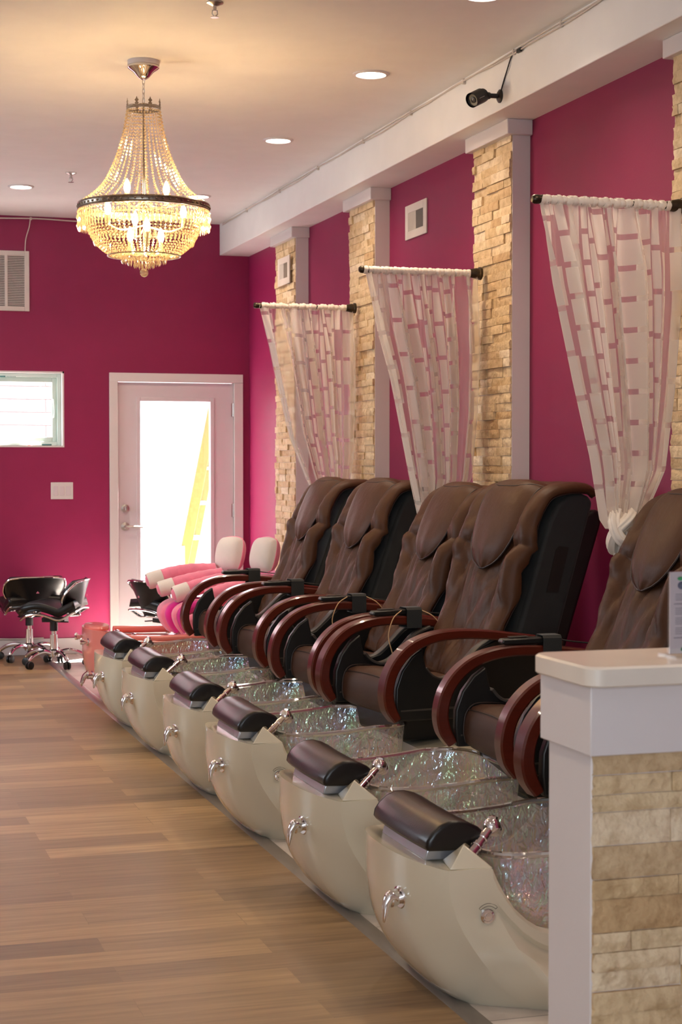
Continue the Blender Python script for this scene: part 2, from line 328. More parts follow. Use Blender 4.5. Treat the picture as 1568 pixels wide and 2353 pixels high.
# ------------------------------------------------------------------ helpers: meshes
def cr_path(pts, k=6):
    P = [Vector(p) for p in pts]; P = [2*P[0]-P[1]]+P+[2*P[-1]-P[-2]]
    out = []
    for i in range(1, len(P)-2):
        a, b, c, d = P[i-1], P[i], P[i+1], P[i+2]
        for j in range(k):
            t = j/k
            out.append(.5*((2*b)+(c-a)*t+(2*a-5*b+4*c-d)*t*t+(3*b-a-3*c+d)*t**3))
    out.append(P[-2].copy())
    return out
def interp(tab, x):
    if x <= tab[0][0]: return tab[0][1]
    for (a, b), (c, d) in zip(tab, tab[1:]):
        if x <= c: return b+(d-b)*(x-a)/(c-a)
    return tab[-1][1]
def sm(a, b, x):
    t = min(1, max(0, (x-a)/(b-a))); return t*t*(3-2*t)
class MB:
    def __init__(s): s.v = []; s.f = []; s.uv = []
    def add(s, vs, fs):
        o = len(s.v); s.v += [Vector(q) for q in vs]; s.f += [tuple(i+o for i in q) for q in fs]; return s
    def box(s, x0, x1, y0, y1, z0, z1):
        return s.add([(x0,y0,z0),(x1,y0,z0),(x1,y1,z0),(x0,y1,z0),(x0,y0,z1),(x1,y0,z1),(x1,y1,z1),(x0,y1,z1)],
                     [(3,2,1,0),(4,5,6,7),(0,1,5,4),(1,2,6,5),(2,3,7,6),(3,0,4,7)])
    def prism(s, poly, y0, y1):            # polygon in XZ pushed along Y
        n = len(poly); a = sum(poly[i][0]*poly[(i+1) % n][1]-poly[(i+1) % n][0]*poly[i][1] for i in range(n))
        if a < 0: poly = poly[::-1]
        vs = [(x, y0, z) for x, z in poly]+[(x, y1, z) for x, z in poly]
        return s.add(vs, [tuple(range(n)), tuple(range(2*n-1, n-1, -1))]+[(i, i+n, (i+1) % n+n, (i+1) % n) for i in range(n)])
    def loft(s, rings, closed=True, cap0=True, cap1=True):
        n = len(rings[0]); o = len(s.v)
        for r in rings: s.v += [Vector(q) for q in r]
        for i in range(len(rings)-1):
            for j in range(n if closed else n-1):
                a = o+i*n+j; b = o+i*n+(j+1) % n
                s.f.append((a, b, b+n, a+n))
        if cap0: s.f.append(tuple(o+j for j in range(n-1, -1, -1)))
        if cap1: s.f.append(tuple(o+(len(rings)-1)*n+j for j in range(n)))
        return s
    def lathe(s, prof, c=(0,0,0), axis=(0,0,1), n=24, cap=True):
        ax = Vector(axis).normalized(); u = ax.orthogonal().normalized(); v = ax.cross(u); c = Vector(c)
        rings = [[c+ax*h+(u*math.cos(2*PI*k/n)+v*math.sin(2*PI*k/n))*max(r, 1e-4) for k in range(n)] for r, h in prof]
        return s.loft(rings, True, cap, cap)
    def cyl(s, a, b, r, n=16, r2=None):
        a = Vector(a); b = Vector(b); return s.lathe([(r, 0), (r if r2 is None else r2, (b-a).length)], a, b-a, n)
    def tube(s, pts, r, n=8, cap=True):
        P = [Vector(p) for p in pts]; R = r if callable(r) else (lambda t: r)
        t0 = (P[1]-P[0]).normalized(); u = t0.orthogonal().normalized(); rings = []
        for i, p in enumerate(P):
            t = (P[min(i+1, len(P)-1)]-P[max(i-1, 0)])
            if t.length < 1e-9: t = t0
            t.normalize(); u = (u-t*u.dot(t)).normalized(); v = t.cross(u); t0 = t
            rr = R(i/(len(P)-1))
            rings.append([p+(u*math.cos(2*PI*k/n)+v*math.sin(2*PI*k/n))*rr for k in range(n)])
        return s.loft(rings, True, cap, cap)
    def ball(s, c, r, n=16, m=10, sc=(1,1,1)):
        c = Vector(c); rings = []
        for i in range(m+1):
            a = -PI/2+PI*i/m
            rings.append([c+Vector((math.cos(a)*math.cos(2*PI*k/n)*r*sc[0]+0, math.cos(a)*math.sin(2*PI*k/n)*r*sc[1], math.sin(a)*r*sc[2])) for k in range(n)])
        rings[0] = [q+(q-c)*0 + Vector((1e-5*math.cos(2*PI*k/n), 1e-5*math.sin(2*PI*k/n), 0)) for k, q in enumerate(rings[0])]
        rings[-1] = [q + Vector((1e-5*math.cos(2*PI*k/n), 1e-5*math.sin(2*PI*k/n), 0)) for k, q in enumerate(rings[-1])]
        return s.loft(rings)
    def octa(s, c, r, h):
        c = Vector(c)
        return s.add([c+Vector(q) for q in ((r,0,0),(0,r,0),(-r,0,0),(0,-r,0),(0,0,h),(0,0,-h))],
                     [(0,1,4),(1,2,4),(2,3,4),(3,0,4),(1,0,5),(2,1,5),(3,2,5),(0,3,5)])
    def grid(s, fn, nu, nv, uvfn=None):
        o = len(s.v)
        for j in range(nv+1):
            for i in range(nu+1):
                s.v.append(Vector(fn(i/nu, j/nv)))
                if uvfn: s.uv.append(uvfn(i/nu, j/nv))
        for j in range(nv):
            for i in range(nu):
                a = o+j*(nu+1)+i; s.f.append((a, a+1, a+nu+2, a+nu+1))
        return s
    def sweep_xz(s, pts, sec, y=0):        # section (n, b): n in the XZ plane, b along Y; sec may be a function of t
        P = [Vector((p[0], 0, p[1])) if len(p) == 2 else Vector(p) for p in pts]; rings = []
        for i, p in enumerate(P):
            t = (P[min(i+1, len(P)-1)]-P[max(i-1, 0)]).normalized(); nrm = Vector((-t.z, 0, t.x))
            sc = sec(i/(len(P)-1)) if callable(sec) else sec
            rings.append([p+nrm*a+Vector((0, y+b, 0)) for a, b in sc])
        return s.loft(rings)
    def xf(s, mat):
        s.v = [mat @ q for q in s.v]; return s
    def build(s, name, mat, parent=None, bevel=0, sub=0, sharp=35, solid=0, loc=None, flat=False, segs=2):
        me = bpy.data.meshes.new(name); me.from_pydata([tuple(q) for q in s.v], [], s.f)
        me.validate(); me.materials.append(M[mat] if isinstance(mat, str) else mat)
        if s.uv:
            lay = me.uv_layers.new(name='uv')
            for l in me.loops: lay.data[l.index].uv = s.uv[l.vertex_index]
        if not flat:
            me.shade_smooth(); me.set_sharp_from_angle(angle=math.radians(sharp))
        o = bpy.data.objects.new(name, me); COL.objects.link(o)
        if parent: o.parent = parent
        if loc: o.location = loc
        if solid:
            m = o.modifiers.new('thickness', 'SOLIDIFY'); m.thickness = solid; m.offset = -1
        if bevel:
            m = o.modifiers.new('bevel', 'BEVEL'); m.width = bevel; m.segments = segs; m.limit_method = 'ANGLE'; m.angle_limit = math.radians(30)
            m.harden_normals = False
        if sub:
            m = o.modifiers.new('subdivision', 'SUBSURF'); m.levels = sub; m.render_levels = sub
        return o
def rrect(w, h, r, k=4):                   # rounded rectangle section (a, b)
    out = []
    for cx, cy, a0 in ((w/2-r, h/2-r, 0), (-w/2+r, h/2-r, 90), (-w/2+r, -h/2+r, 180), (w/2-r, -h/2+r, 270)):
        for i in range(k):
            a = math.radians(a0+90*i/(k-1)); out.append((cx+r*math.cos(a), cy+r*math.sin(a)))
    return out
def tag(o, label, cat, group=None):
    o['label'] = label; o['category'] = cat
    if group: o['group'] = group
    return o
def thing(name, label, cat, loc=(0,0,0), rz=0, group=None):
    o = bpy.data.objects.new(name, None); COL.objects.link(o); o.empty_display_size = .1
    o.location = loc; o.rotation_euler = (0, 0, rz)
    return tag(o, label, cat, group)
def struct(o): o['kind'] = 'structure'; return o
def sroot(name, loc=(0,0,0)):
    o = bpy.data.objects.new(name, None); COL.objects.link(o); o.location = loc; return struct(o)
def kids(o): return [c for c in bpy.data.objects if c.parent == o]
def copy_tree(o, parent=None):
    c = o.copy(); COL.objects.link(c)
    if parent: c.parent = parent
    for ch in kids(o): copy_tree(ch, c)
    return c

# ================================================================== THE ROOM
FX = 1.59                                  # edge of the wood floor
X0, Y0 = -3.2, -1.6
struct(MB().box(X0, FX, Y0, YB, -.05, 0).build('floor', 'wood_floor'))
struct(MB().box(FX, XR+.1, Y0, YB, -.05, 0).build('tile_floor', 'tile_floor'))
struct(MB().box(X0-.1, XR+.1, Y0-.1, YB+.1, HC, HC+.1).build('ceiling', 'ceiling'))
struct(MB().box(XR, XR+.1, Y0, YB+.1, -.05, HC+.05).build('wall_right', 'magenta'))
b = MB(); LY0, LY1, LZ0, LZ1 = 8.4, 11.2, 1.4, 2.4
b.box(X0-.1, X0, Y0, LY0, 0, HC).box(X0-.1, X0, LY1, YB, 0, HC).box(X0-.1, X0, LY0, LY1, 0, LZ0).box(X0-.1, X0, LY0, LY1, LZ1, HC)
struct(b.build('wall_left', 'white_paint'))
# wall with the storefront windows behind the photographer
b = MB(); b.box(X0, -2.6, Y0-.1, Y0, 0, HC).box(.2, XR, Y0-.1, Y0, 0, HC).box(-2.6, .2, Y0-.1, Y0, 0, 1.0).box(-2.6, .2, Y0-.1, Y0, 2.2, HC)
struct(b.build('wall_front', 'white_paint'))
# back wall with the openings of window and door
WX0, WX1, WZ0, WZ1 = -.60, 1.762, 1.54, 2.102
DX0, DX1, DZ1 = 2.15, 3.07, 2.045
b = MB()
b.box(X0, WX0, YB, YB+.16, 0, HC).box(WX0, WX1, YB, YB+.16, 0, WZ0).box(WX0, WX1, YB, YB+.16, WZ1, HC)
b.box(WX1, DX0, YB, YB+.16, 0, HC).box(DX0, DX1, YB, YB+.16, DZ1, HC).box(DX1, XR+.1, YB, YB+.16, 0, HC)
struct(b.build('wall_back', 'magenta'))
# soffit along the right wall
struct(MB().box(2.95, XR+.05, Y0, YB+.05, 3.005, HC+.05).build('trim_1', 'ceiling', bevel=.004))
# transition strip between wood and tile
struct(MB().prism([(FX-.03, 0), (FX-.018, .006), (FX+.018, .006), (FX+.03, 0)], 1.5, YB).build('trim_2', 'metal_strip'))
b = MB().box(X0, 2.095, YB-.016, YB, 0, .118)
struct(b.build('baseboard_back', 'white_paint', bevel=.004))
struct(MB().box(XR-.016, XR, Y0, YB, 0, .118).build('baseboard_right', 'white_paint', bevel=.004))

# ---- outside
struct(MB().box(-6, 10, YB+.16, 24, -.12, -.06).build('ground_outside', 'concrete'))
def brick_white():
    m, n, out = newmat('pale_block_wall')
    tc = n.nodes.new('ShaderNodeTexCoord'); sx = n.nodes.new('ShaderNodeSeparateXYZ'); cx = n.nodes.new('ShaderNodeCombineXYZ')
    n.links.new(tc.outputs['Object'], sx.inputs['Vector']); n.links.new(sx.outputs['X'], cx.inputs['X']); n.links.new(sx.outputs['Z'], cx.inputs['Y'])
    br = N(n, 'ShaderNodeTexBrick'); br.inputs['Scale'].default_value = 1; br.inputs['Brick Width'].default_value = 4; br.inputs['Row Height'].default_value = .118
    br.inputs['Mortar Size'].default_value = .007
    br.inputs['Color1'].default_value = rgb(236, 230, 222); br.inputs['Color2'].default_value = rgb(226, 220, 214); br.inputs['Mortar'].default_value = rgb(70, 66, 62)
    n.links.new(cx.outputs['Vector'], br.inputs['Vector'])
    p = n.nodes.new('ShaderNodeBsdfPrincipled'); p.inputs['Roughness'].default_value = .85
    n.links.new(br.outputs['Color'], p.inputs['Base Color']); n.links.new(p.outputs['BSDF'], out.inputs['Surface'])
    return m
M['block'] = brick_white()
struct(MB().box(-6, 2.5, 15.6, 15.8, -.06, 4.2).build('wall_outside', 'block'))
struct(MB().box(2.5, 7, 15.6, 15.8, -.06, 4.2).build('wall_outside', 'concrete'))
b = MB().add([(2.0, 15.0, -.06), (6, 15.3, -.06), (6, 15.6, -.06), (2, 15.6, -.06), (2.0, 15.0, .80), (6, 15.3, .34), (6, 15.6, .34), (2, 15.6, .80)], [(3, 2, 1, 0), (4, 5, 6, 7), (0, 1, 5, 4), (1, 2, 6, 5), (2, 3, 7, 6), (3, 0, 4, 7)])
struct(b.build('retaining_ledge', 'white_paint', flat=True))

# ---- pilasters on the right wall, faced with split stone
def stone_blocks(a0, a1, z0, z1, rh, lens, put, dmin, dmax, rough, seed, na=5, nz=3):
    R = random.Random(seed); m = MB(); z = z0
    while z < z1-.004:
        h = R.choice(rh); h = min(h, z1-z)
        if z1-z-h < min(rh)*.6: h = z1-z
        a = a0-R.random()*lens[0]*.6
        while a < a1-.002:
            l = R.uniform(*lens); s0 = max(a, a0); s1 = min(a+l, a1)
            if a1-s1 < .03: s1 = a1
            if s1-s0 > .02:
                d = R.uniform(dmin, dmax); g = .0007; vs = []; fs = []
                for j in range(nz+1):
                    for i in range(na+1):
                        edge = i in (0, na) or j in (0, nz)
                        dd = d+R.uniform(-rough, rough)*(1 if not edge else .6)-(.0025 if edge else 0)
                        ja = R.uniform(-1, 1)*.002 if (s0 == a0 and i == 0) or (s1 == a1 and i == na) else 0
                        vs.append(put(s0+g+(s1-s0-2*g)*i/na+ja*2, z+g+(h-2*g)*j/nz, dd))
                for j in range(nz):
                    for i in range(na):
                        q = j*(na+1)+i; fs.append((q, q+1, q+na+2, q+na+1))
                bd = [i for i in range(na+1)]+[j*(na+1)+na for j in range(1, nz+1)]+[nz*(na+1)+i for i in range(na-1, -1, -1)]+[j*(na+1) for j in range(nz-1, 0, -1)]
                base = len(vs)
                for i in bd: vs.append(None)
                for k, i in enumerate(bd):
                    jj, ii = divmod(i, na+1)
                    vs[base+k] = put(s0+g+(s1-s0-2*g)*ii/na, z+g+(h-2*g)*jj/nz, 0)
                for k in range(len(bd)):
                    k2 = (k+1) % len(bd); fs.append((bd[k], base+k, base+k2, bd[k2]))
                m.add(vs, fs)
            a += l
            if s1 >= a1: break
        z += h
    return m
for i, (ya, yb_) in enumerate(((11.035, 11.541), (9.338, 9.817), (7.313, 7.79), (5.28, 5.756))):
    r = sroot('stone_pilaster', (XR, (ya+yb_)/2, 0)); hw = (yb_-ya)/2
    MB().box(-.088, 0, -hw, hw, 0, 2.94).build('pilaster_core', 'white_paint', r)
    stone_blocks(-hw+.004, hw-.004, .12, 2.94, (.038, .042, .046), (.10, .24), lambda a, z, d: (-.086-d, a, z), .006, .02, .003, 11+i).build('stone_facing', 'stone', r, sharp=30)
    MB().box(-.127, 0, -hw-.03, hw+.03, 2.935, 3.005).build('capital', 'white_paint', r, bevel=.004)
    MB().box(-.118, 0, -hw-.012, hw+.012, 0, .13).build('plinth', 'white_paint', r, bevel=.004)

# ---- door
d = sroot('door_1', (0, YB, 0))
b = MB(); b.box(2.098, DX0+.012, -.02, -.001, 0, DZ1-.01).box(DX1-.012, 3.127, -.02, -.001, 0, DZ1-.01).box(2.098, 3.127, -.0202, -.001, DZ1-.0099, 2.10)
b.box(DX0+.0005, DX0+.012, 0, .16, 0, DZ1-.0105).box(DX1-.012, DX1-.0005, 0, .16, 0, DZ1-.0105).box(DX0+.0005, DX1-.0005, 0, .16, DZ1-.01, DZ1-.0005)
b.build('door_frame', 'white_paint', d, bevel=.003)
b = MB(); sx0, sx1, gx0, gx1, gz0, gz1 = DX0+.015, DX1-.015, 2.335, 2.875, .30, 1.89
b.box(sx0, gx0, .012, .056, .012, DZ1-.014).box(gx1, sx1, .012, .056, .012, DZ1-.014).box(gx0, gx1, .012, .056, .012, gz0).box(gx0, gx1, .012, .056, gz1, DZ1-.014)
slab = b.build('door_slab', 'door', d)
b = MB()
for q in ((gx0-.03, gx0, gz0-.03, gz1+.03), (gx1, gx1+.03, gz0-.03, gz1+.03), (gx0, gx1, gz0-.03, gz0), (gx0, gx1, gz1, gz1+.03)): b.box(q[0], q[1], .002, .013, q[2], q[3])
b.build('glazing_bead', 'door', slab, bevel=.003)
MB().box(gx0, gx1, .030, .036, gz0, gz1).build('glass_pane', 'pane', slab)
b = MB().lathe([(.03, 0), (.03, .008), (.018, .012), (.016, .03)], (2.219, .012, 1.082), (0, -1, 0)); b.box(2.215, 2.223, -.035, -.015, 1.07, 1.094)
b.build('deadbolt', 'nickel', slab)
b = MB().lathe([(.032, 0), (.032, .008), (.014, .014), (.012, .045)], (2.219, .012, .945), (0, -1, 0)); b.tube(cr_path([(2.219, -.03, .945), (2.26, -.036, .945), (2.345, -.03, .94)]), .009)
b.build('lever_handle', 'nickel', slab)
for z in (1.83, 1.06, .25):
    MB().cyl((DX1-.014, .002, z-.05), (DX1-.014, .002, z+.05), .008).box(DX1-.03, DX1, .006, .013, z-.05, z+.05).build('hinge', 'nickel', d)
# ---- window
wn = sroot('window_1', (0, YB, 0))
b = MB(); t = .012
b.box(WX0, WX1, .0, .16, WZ1-t, WZ1).box(WX0, WX1, -.004, .16, WZ0, WZ0+t).box(WX0, WX0+t, 0, .16, WZ0, WZ1).box(WX1-t, WX1, 0, .16, WZ0, WZ1)
b.build('window_reveal', 'white_paint', wn)
def ringframe(b, x0, x1, z0, z1, wd, y0, y1): b.box(x0, x0+wd, y0, y1, z0, z1).box(x1-wd, x1, y0, y1, z0, z1).box(x0+wd, x1-wd, y0, y1, z0, z0+wd).box(x0+wd, x1-wd, y0, y1, z1-wd, z1)
b = MB(); ringframe(b, WX0+t, WX1-t, WZ0+t, WZ1-t, .03, .07, .13)
fr = b.build('window_frame', 'window_vinyl', wn, bevel=.003)
b = MB(); ringframe(b, WX0+t+.03, WX1-t-.03, WZ0+t+.03, WZ1-t-.03, .035, .09, .125)
sa = b.build('sash', 'window_vinyl', wn, bevel=.004)
MB().box(WX0+.08, WX1-.08, .105, .110, WZ0+.08, WZ1-.08).build('glass_pane', 'pane', sa)
MB().tube(cr_path([(1.695, .085, 1.76), (1.70, .066, 1.80), (1.697, .07, 1.87), (1.695, .085, 1.90)]), .006).build('latch', 'window_vinyl', fr)
MB().box(1.36, 1.47, .05, .09, WZ0+.03, WZ0+.058).tube([(1.40, .05, WZ0+.05), (1.46, .04, WZ0+.065)], .006).build('crank', 'white_paint', fr, bevel=.004)
b = MB(); b.box(1.30, 1.34, .066, .069, 2.058, 2.068)
for k in range(7): b.box(1.348+k*.010, 1.354+k*.010, .066, .069, 2.060, 2.065)
b.build('sticker', 'teal_bits', fr)
tag(MB().lathe([(.012, 0), (.012, .012), (.007, .02), (.003, .03)], (1.50, YB+.03, WZ0+.0125), (1, 0, .0), 10).build('bottle_cap', 'red_bits', loc=None), 'small red cap lying on the window ledge', 'cap')
tag(MB().box(1.60, 1.672, YB+.02, YB+.035, WZ0+.0125, WZ0+.024).build('nail_file', 'teal_bits', bevel=.003), 'small dark teal bar lying on the window ledge near the corner', 'bar')

# ---- ladder outside the door
ld = thing('step_ladder', 'yellow fibreglass step ladder leaning outside the glass door', 'ladder', (2.85, 14.0, -.06))
def rail(mb, x0, y, top, lean, wd):
    mb.sweep_xz([(x0, 0), (x0+lean, top)], rrect(wd, .03, .004, 2), y)
for k, (xx, yy, ln, nm) in enumerate(((-.09, -.22, .46, 'front_rail'), (.055, .18, .46, 'front_rail'), (.62, -.16, -.14, 'rear_rail'), (.66, .16, -.14, 'rear_rail'))):
    mb = MB(); rail(mb, xx, yy, 2.3, ln, .085 if nm == 'front_rail' else .05); mb.build(nm, 'yellow', ld)
for k in range(7):
    z = .28+k*.29; x = -.02+.46*z/2.3
    MB().box(x-.07, x+.08, -.23, .19, z-.012, z+.012).build('step', 'aluminium', ld)
MB().box(-.01, .05, -.24, -.235, .50, .80).build('warning_label', 'aluminium', ld)
fc = bpy.data.curves.new('lettering', 'FONT'); fc.body = 'HUSKY'; fc.size = .075; fc.extrude = .001
fo = bpy.data.objects.new('lettering', fc); COL.objects.link(fo)
bpy.context.view_layer.update()
me = bpy.data.meshes.new_from_object(fo.evaluated_get(bpy.context.evaluated_depsgraph_get()))
bpy.data.objects.remove(fo)
me.materials.clear(); me.materials.append(M['cable_black'])
fo = bpy.data.objects.new('lettering', me); COL.objects.link(fo); fo.parent = ld
fo.location = (.605, -.177, .52); fo.rotation_euler = (PI/2, math.radians(-93.5), 0)

# ================================================================== PEDICURE CHAIRS
UX = 2.30
BULGE = [(0, .092), (.1, .098), (.27, .080), (.46, .050), (.56, .026), (.66, .006), (.70, -.002), (.78, .014), (.94, .012), (1, .004)]
def base_shell(top, half, dxt, xs, zlip=True, bottom=True):
    """top: deck height over X; half: half plan outline nose -> back"""
    right = [(x, -y) for x, y in half]                       # near side, nose to back
    left = [(x, y) for x, y in half[::-1] if y > 1e-6]
    out = right+left
    ks = [0, .04, .1, .18, .27, .36, .46, .56, .66, .70, .78, .86, .94, 1]
    rings = []
    for k in ks:
        r = []
        for x, y in out:
            zt = interp(top, x); z = zt*k
            wgt = 1-sm(1.55, 2.05, x); tn = sm(.18, .29, abs(y)) if x < 1.535+xs else 1; dx = (interp(dxt, z)*tn+interp(DXN, z)*(1-tn))*wgt
            ny = 1
            yy = y*ny
            if zlip and abs(y) > .2:
                yy += math.copysign(interp(BULGE, k)*sm(1.50, 1.73, x)*(1-sm(2.75, 2.9, x)), y)
            r.append((x+dx, yy, z))
        rings.append(r)
    return rings, out
HALF = [(1.44, 0), (1.4405, .04), (1.4425, .08), (1.447, .12), (1.4545, .16), (1.4597, .18), (1.466, .20), (1.4745, .22), (1.484, .24), (1.4945, .256), (1.506, .27), (1.518, .281), (1.530, .290),
        (1.56, .2925), (1.60, .2955), (1.64, .2985), (1.645, .299), (1.655, .300), (1.67, .304), (1.69, .305), (1.716, .305), (1.74, .305), (1.77, .305), (1.81, .305), (1.86, .305), (1.93, .305),
        (2.0, .304), (2.05, .303), (2.09, .302), (2.13, .301), (2.17, .30), (2.2, .299), (2.3, .297), (2.5, .29), (2.8, .275), (2.9, .262), (2.93, .235), (2.94, .18), (2.945, 0)]
TOP = [(1.44, .392), (1.53, .376), (1.64, .379), (1.645, .376), (1.66, .338), (1.675, .302), (1.69, .272), (1.716, .24), (1.74, .222), (1.77, .211), (1.82, .204), (2.0, .204), (2.05, .212), (2.09, .23), (2.13, .262), (2.17, .30), (2.2, .32), (2.3, .335), (3, .335)]
DXN = [(0, .15), (.015, .125), (.041, .098), (.07, .072), (.11, .045), (.15, .026), (.2, .010), (.25, .003), (.28, 0), (.44, 0)]
DXT = [(0, .235), (.015, .215), (.041, .182), (.07, .145), (.11, .112), (.15, .08), (.2, .047), (.25, .022), (.28, .012), (.33, .0), (.44, 0)]

def build_shell(root, mat='pearl', top=TOP, half=HALF, off=0):
    rings, out = base_shell(top, half, DXT, 0)
    mb = MB(); mb.loft(rings, True, True, False)
    # deck: front deck, well for the bowl, rear deck
    n = len(out); last = len(mb.v)-n
    nh = len(half)
    def across(i): return last+i, last+((n-i) % n)            # near point, far point with the same X
    xs = [q[0] for q in half]
    for i in range(nh-1):
        a, a2 = across(i); b_, b2 = across(i+1)
        well = xs[i] >= 1.6449 and xs[i+1] <= 2.2001
        if not well:
            if a == a2: mb.f.append((a, b_, b2))
            elif b_ == b2: mb.f.append((a, b_, a2))
            else: mb.f.append((a, b_, b2, a2))
    # the well: inner lip then floor
    idx = [i for i in range(nh) if 1.6449 <= xs[i] <= 2.2001]
    for sgn in (0, 1):
        lip = []; low = []
        for i in idx:
            q = mb.v[across(i)[sgn]]
            mb.v.append(Vector((q.x, q.y*.955, q.z))); lip.append(len(mb.v)-1)
            mb.v.append(Vector((min(max(q.x, 1.67), 2.18), q.y*.945, .13))); low.append(len(mb.v)-1)
        for k in range(len(idx)-1):
            a, b_ = across(idx[k])[sgn], across(idx[k+1])[sgn]
            mb.f.append((a, b_, lip[k+1], lip[k])); mb.f.append((lip[k], lip[k+1], low[k+1], low[k]))
        if sgn == 0: L0, W0 = lip, low
        else: L1, W1 = lip, low
    for k in range(len(idx)-1): mb.f.append((W0[k], W0[k+1], W1[k+1], W1[k]))
    for e in (0, -1):
        a, a2 = across(idx[e]); mb.f.append((a, L0[e], W0[e], W1[e], L1[e], a2))
    mb.v = [Vector((q.x-UX+off, q.y, q.z)) for q in mb.v]
    return mb.build('tub_shell', mat, root, sharp=22)

def pedi():
    r = thing('pedicure_chair', '', 'pedicure chair', (UX, 0, 0))
    u = lambda x: x-UX
    build_shell(r)
    # small wedge on the deck that carries the hand shower
    MB().add([(u(1.535), -.286, .377), (u(1.648), -.300, .377), (u(1.66), -.20, .377), (u(1.55), -.18, .377), (u(1.578), -.268, .437), (u(1.60), -.225, .432)],
             [(0, 1, 4), (1, 2, 5, 4), (2, 3, 5), (3, 0, 4, 5), (3, 2, 1, 0)]).build('shower_wedge', 'pearl', r, bevel=.003)
    # bowl
    def rim(z, k):
        out = []; cx = 1.905
        for j in range(64):
            a = 2*PI*j/64; c, s = math.cos(a), math.sin(a)
            ex = 5.0
            x = cx+math.copysign(abs(c)**(2/ex), c)*.262*(1-k*.30); y = math.copysign(abs(s)**(2/ex), s)*(.282+.010*sm(1.86, 1.96, x))*(1-k*.24)
            zz = z+(.018*sm(1.86, 1.97, x)*(1-k))
            out.append((u(x), y, zz))
        return out
    rings = [rim(.397, 0), rim(.375, .03), rim(.33, .07), rim(.28, .12), rim(.23, .2), rim(.185, .36), rim(.155, .6), rim(.145, .95)]
    bw = MB().loft(rings, True, False, True).build('bowl', 'bowl', r, sharp=60)
    rp = rim(.399, -.008); MB().tube(rp+[rp[0], rp[1]], .009, 8, False).build('bowl_rim', 'bowl_rim', bw)
    # foot pillow
    sec = [(1.494, .413), (1.487, .424), (1.490, .444), (1.503, .466), (1.524, .487), (1.550, .499), (1.578, .500), (1.606, .492), (1.632, .477), (1.650, .459), (1.656, .444), (1.650, .428), (1.634, .417), (1.60, .412), (1.55, .410)]
    def pring(y, s): return [(u(1.57+(x-1.57)*s)+.006*(y*y)/.04, y, .45+(z-.45)*s-(.012*(z-.41)/.09)) for x, z in sec]
    fp = MB().loft([pring(y, s) for y, s in ((-.212, .985), (-.205, 1), (-.15, 1.0), (-.08, 1.0), (0, 1.0), (.08, 1.0), (.15, 1.0), (.205, 1), (.212, .985))]).build('foot_pillow', 'pad_brown', r, sharp=45)
    for sg in (-1, 1):
        MB().loft([pring(sg*y, s) for y, s in ((.2115, 1.0), (.217, .99), (.2215, .93), (.223, .8), (.2235, .4))]).build('end_cap', 'black_vinyl', fp, sharp=50)
    MB().prism([(u(1.505), .378), (u(1.515), .414), (u(1.625), .414), (u(1.635), .378)], -.175, .175).build('pillow_mount', 'silver', r, bevel=.004)
    # hand shower
    A = Vector((u(1.592), -.268, .405)); B = Vector((u(1.682), -.205, .463)); D = (B-A)
    mb = MB(); L = D.length
    mb.lathe([(.014, 0), (.014, L*.30), (.0155, L*.31), (.0155, L*.40), (.0125, L*.42), (.0125, L*.55), (.015, L*.57), (.015, L*.68), (.012, L*.7), (.012, L)], A, D, 20)
    mb.ball(B, .024, 18, 12); mb.lathe([(.012, .012), (.013, .026), (.004, .030)], B, (.2, .2, 1), 6)
    mb.ball(B+Vector((.02, .028, -.014)), .019, 16, 10)
    mb.build('hand_shower', 'chrome', r)
    # tap lever
    nrm = Vector((-.95, -.27, -.12)).normalized(); P = Vector((u(1.456), -.135, .278))
    mb = MB(); mb.lathe([(.030, 0), (.030, .006), (.026, .010)], P, nrm, 24)
    mb.lathe([(.016, .008), (.016, .018), (.0185, .019), (.0185, .036), (.014, .041), (.003, .043)], P, nrm, 24)
    h = P+nrm*.032
    mb.tube(cr_path([h+Vector((.010, 0, .008)), h+Vector((-.004, -.004, .010)), h+Vector((-.016, -.008, -.008)), h+Vector((-.022, -.012, -.034)), h+Vector((-.026, -.014, -.054))]), lambda t: .017*(1-t)**.7+.002, 12)
    mb.build('tap_lever', 'chrome', r)
    # jet button with its printed arc
    P = Vector((u(1.632), -.3005, .255)); nrm = (-.05, -1, .0)
    jb = MB().lathe([(.0195, 0), (.0195, .003), (.017, .006), (.0125, .007), (.0115, .004), (.009, .004), (.0085, .008), (.001, .009)], P, nrm, 28).build('jet_button', 'chrome', r)
    mb = MB(); arc = []
    for rr, seq in ((.027, range(0, 15)), (.034, range(14, -1, -1))):
        for k in seq:
            a = math.radians(42+96*k/14); arc.append(P+Vector((rr*math.cos(a), -.004, rr*math.sin(a))))
    mb.tube(arc+[arc[0]], .0006, 5, False)
    mb.build('printed_arc', 'grey_plastic', jb)

    # ------------------------------------------------ the chair itself (local X = X-2.33)
    c = lambda x: x-2.33
    parts = []
    def P_(o): parts.append(o); return o
    P_(MB().prism([(c(2.17), .338), (c(2.15), .44), (c(2.80), .44), (c(2.84), .338)], -.215, .215).build('chair_plinth', 'black_plastic', r, bevel=.015))
    # seat
    prof = [(2.15, .428), (2.128, .445), (2.120, .48), (2.124, .53), (2.134, .556), (2.152, .574), (2.18, .581), (2.25, .578), (2.36, .562), (2.48, .545), (2.58, .54), (2.60, .50), (2.58, .43), (2.4, .42)]
    rings = []
    for yq, s in ((-.276, .90), (-.272, .96), (-.258, .992), (-.2, 1), (-.1, 1), (0, 1), (.1, 1), (.2, 1), (.258, .992), (.272, .96), (.276, .90)):
        rings.append([(c(2.36+(x-2.36)*(.985+.015*s)), yq, .5+(z-.5)*s+(.012*(1-(yq/.276)**2) if z > .53 else 0)) for x, z in prof])
    st = P_(MB().loft(rings).build('seat', 'brown_seat', r, sharp=60))
    mb = MB()
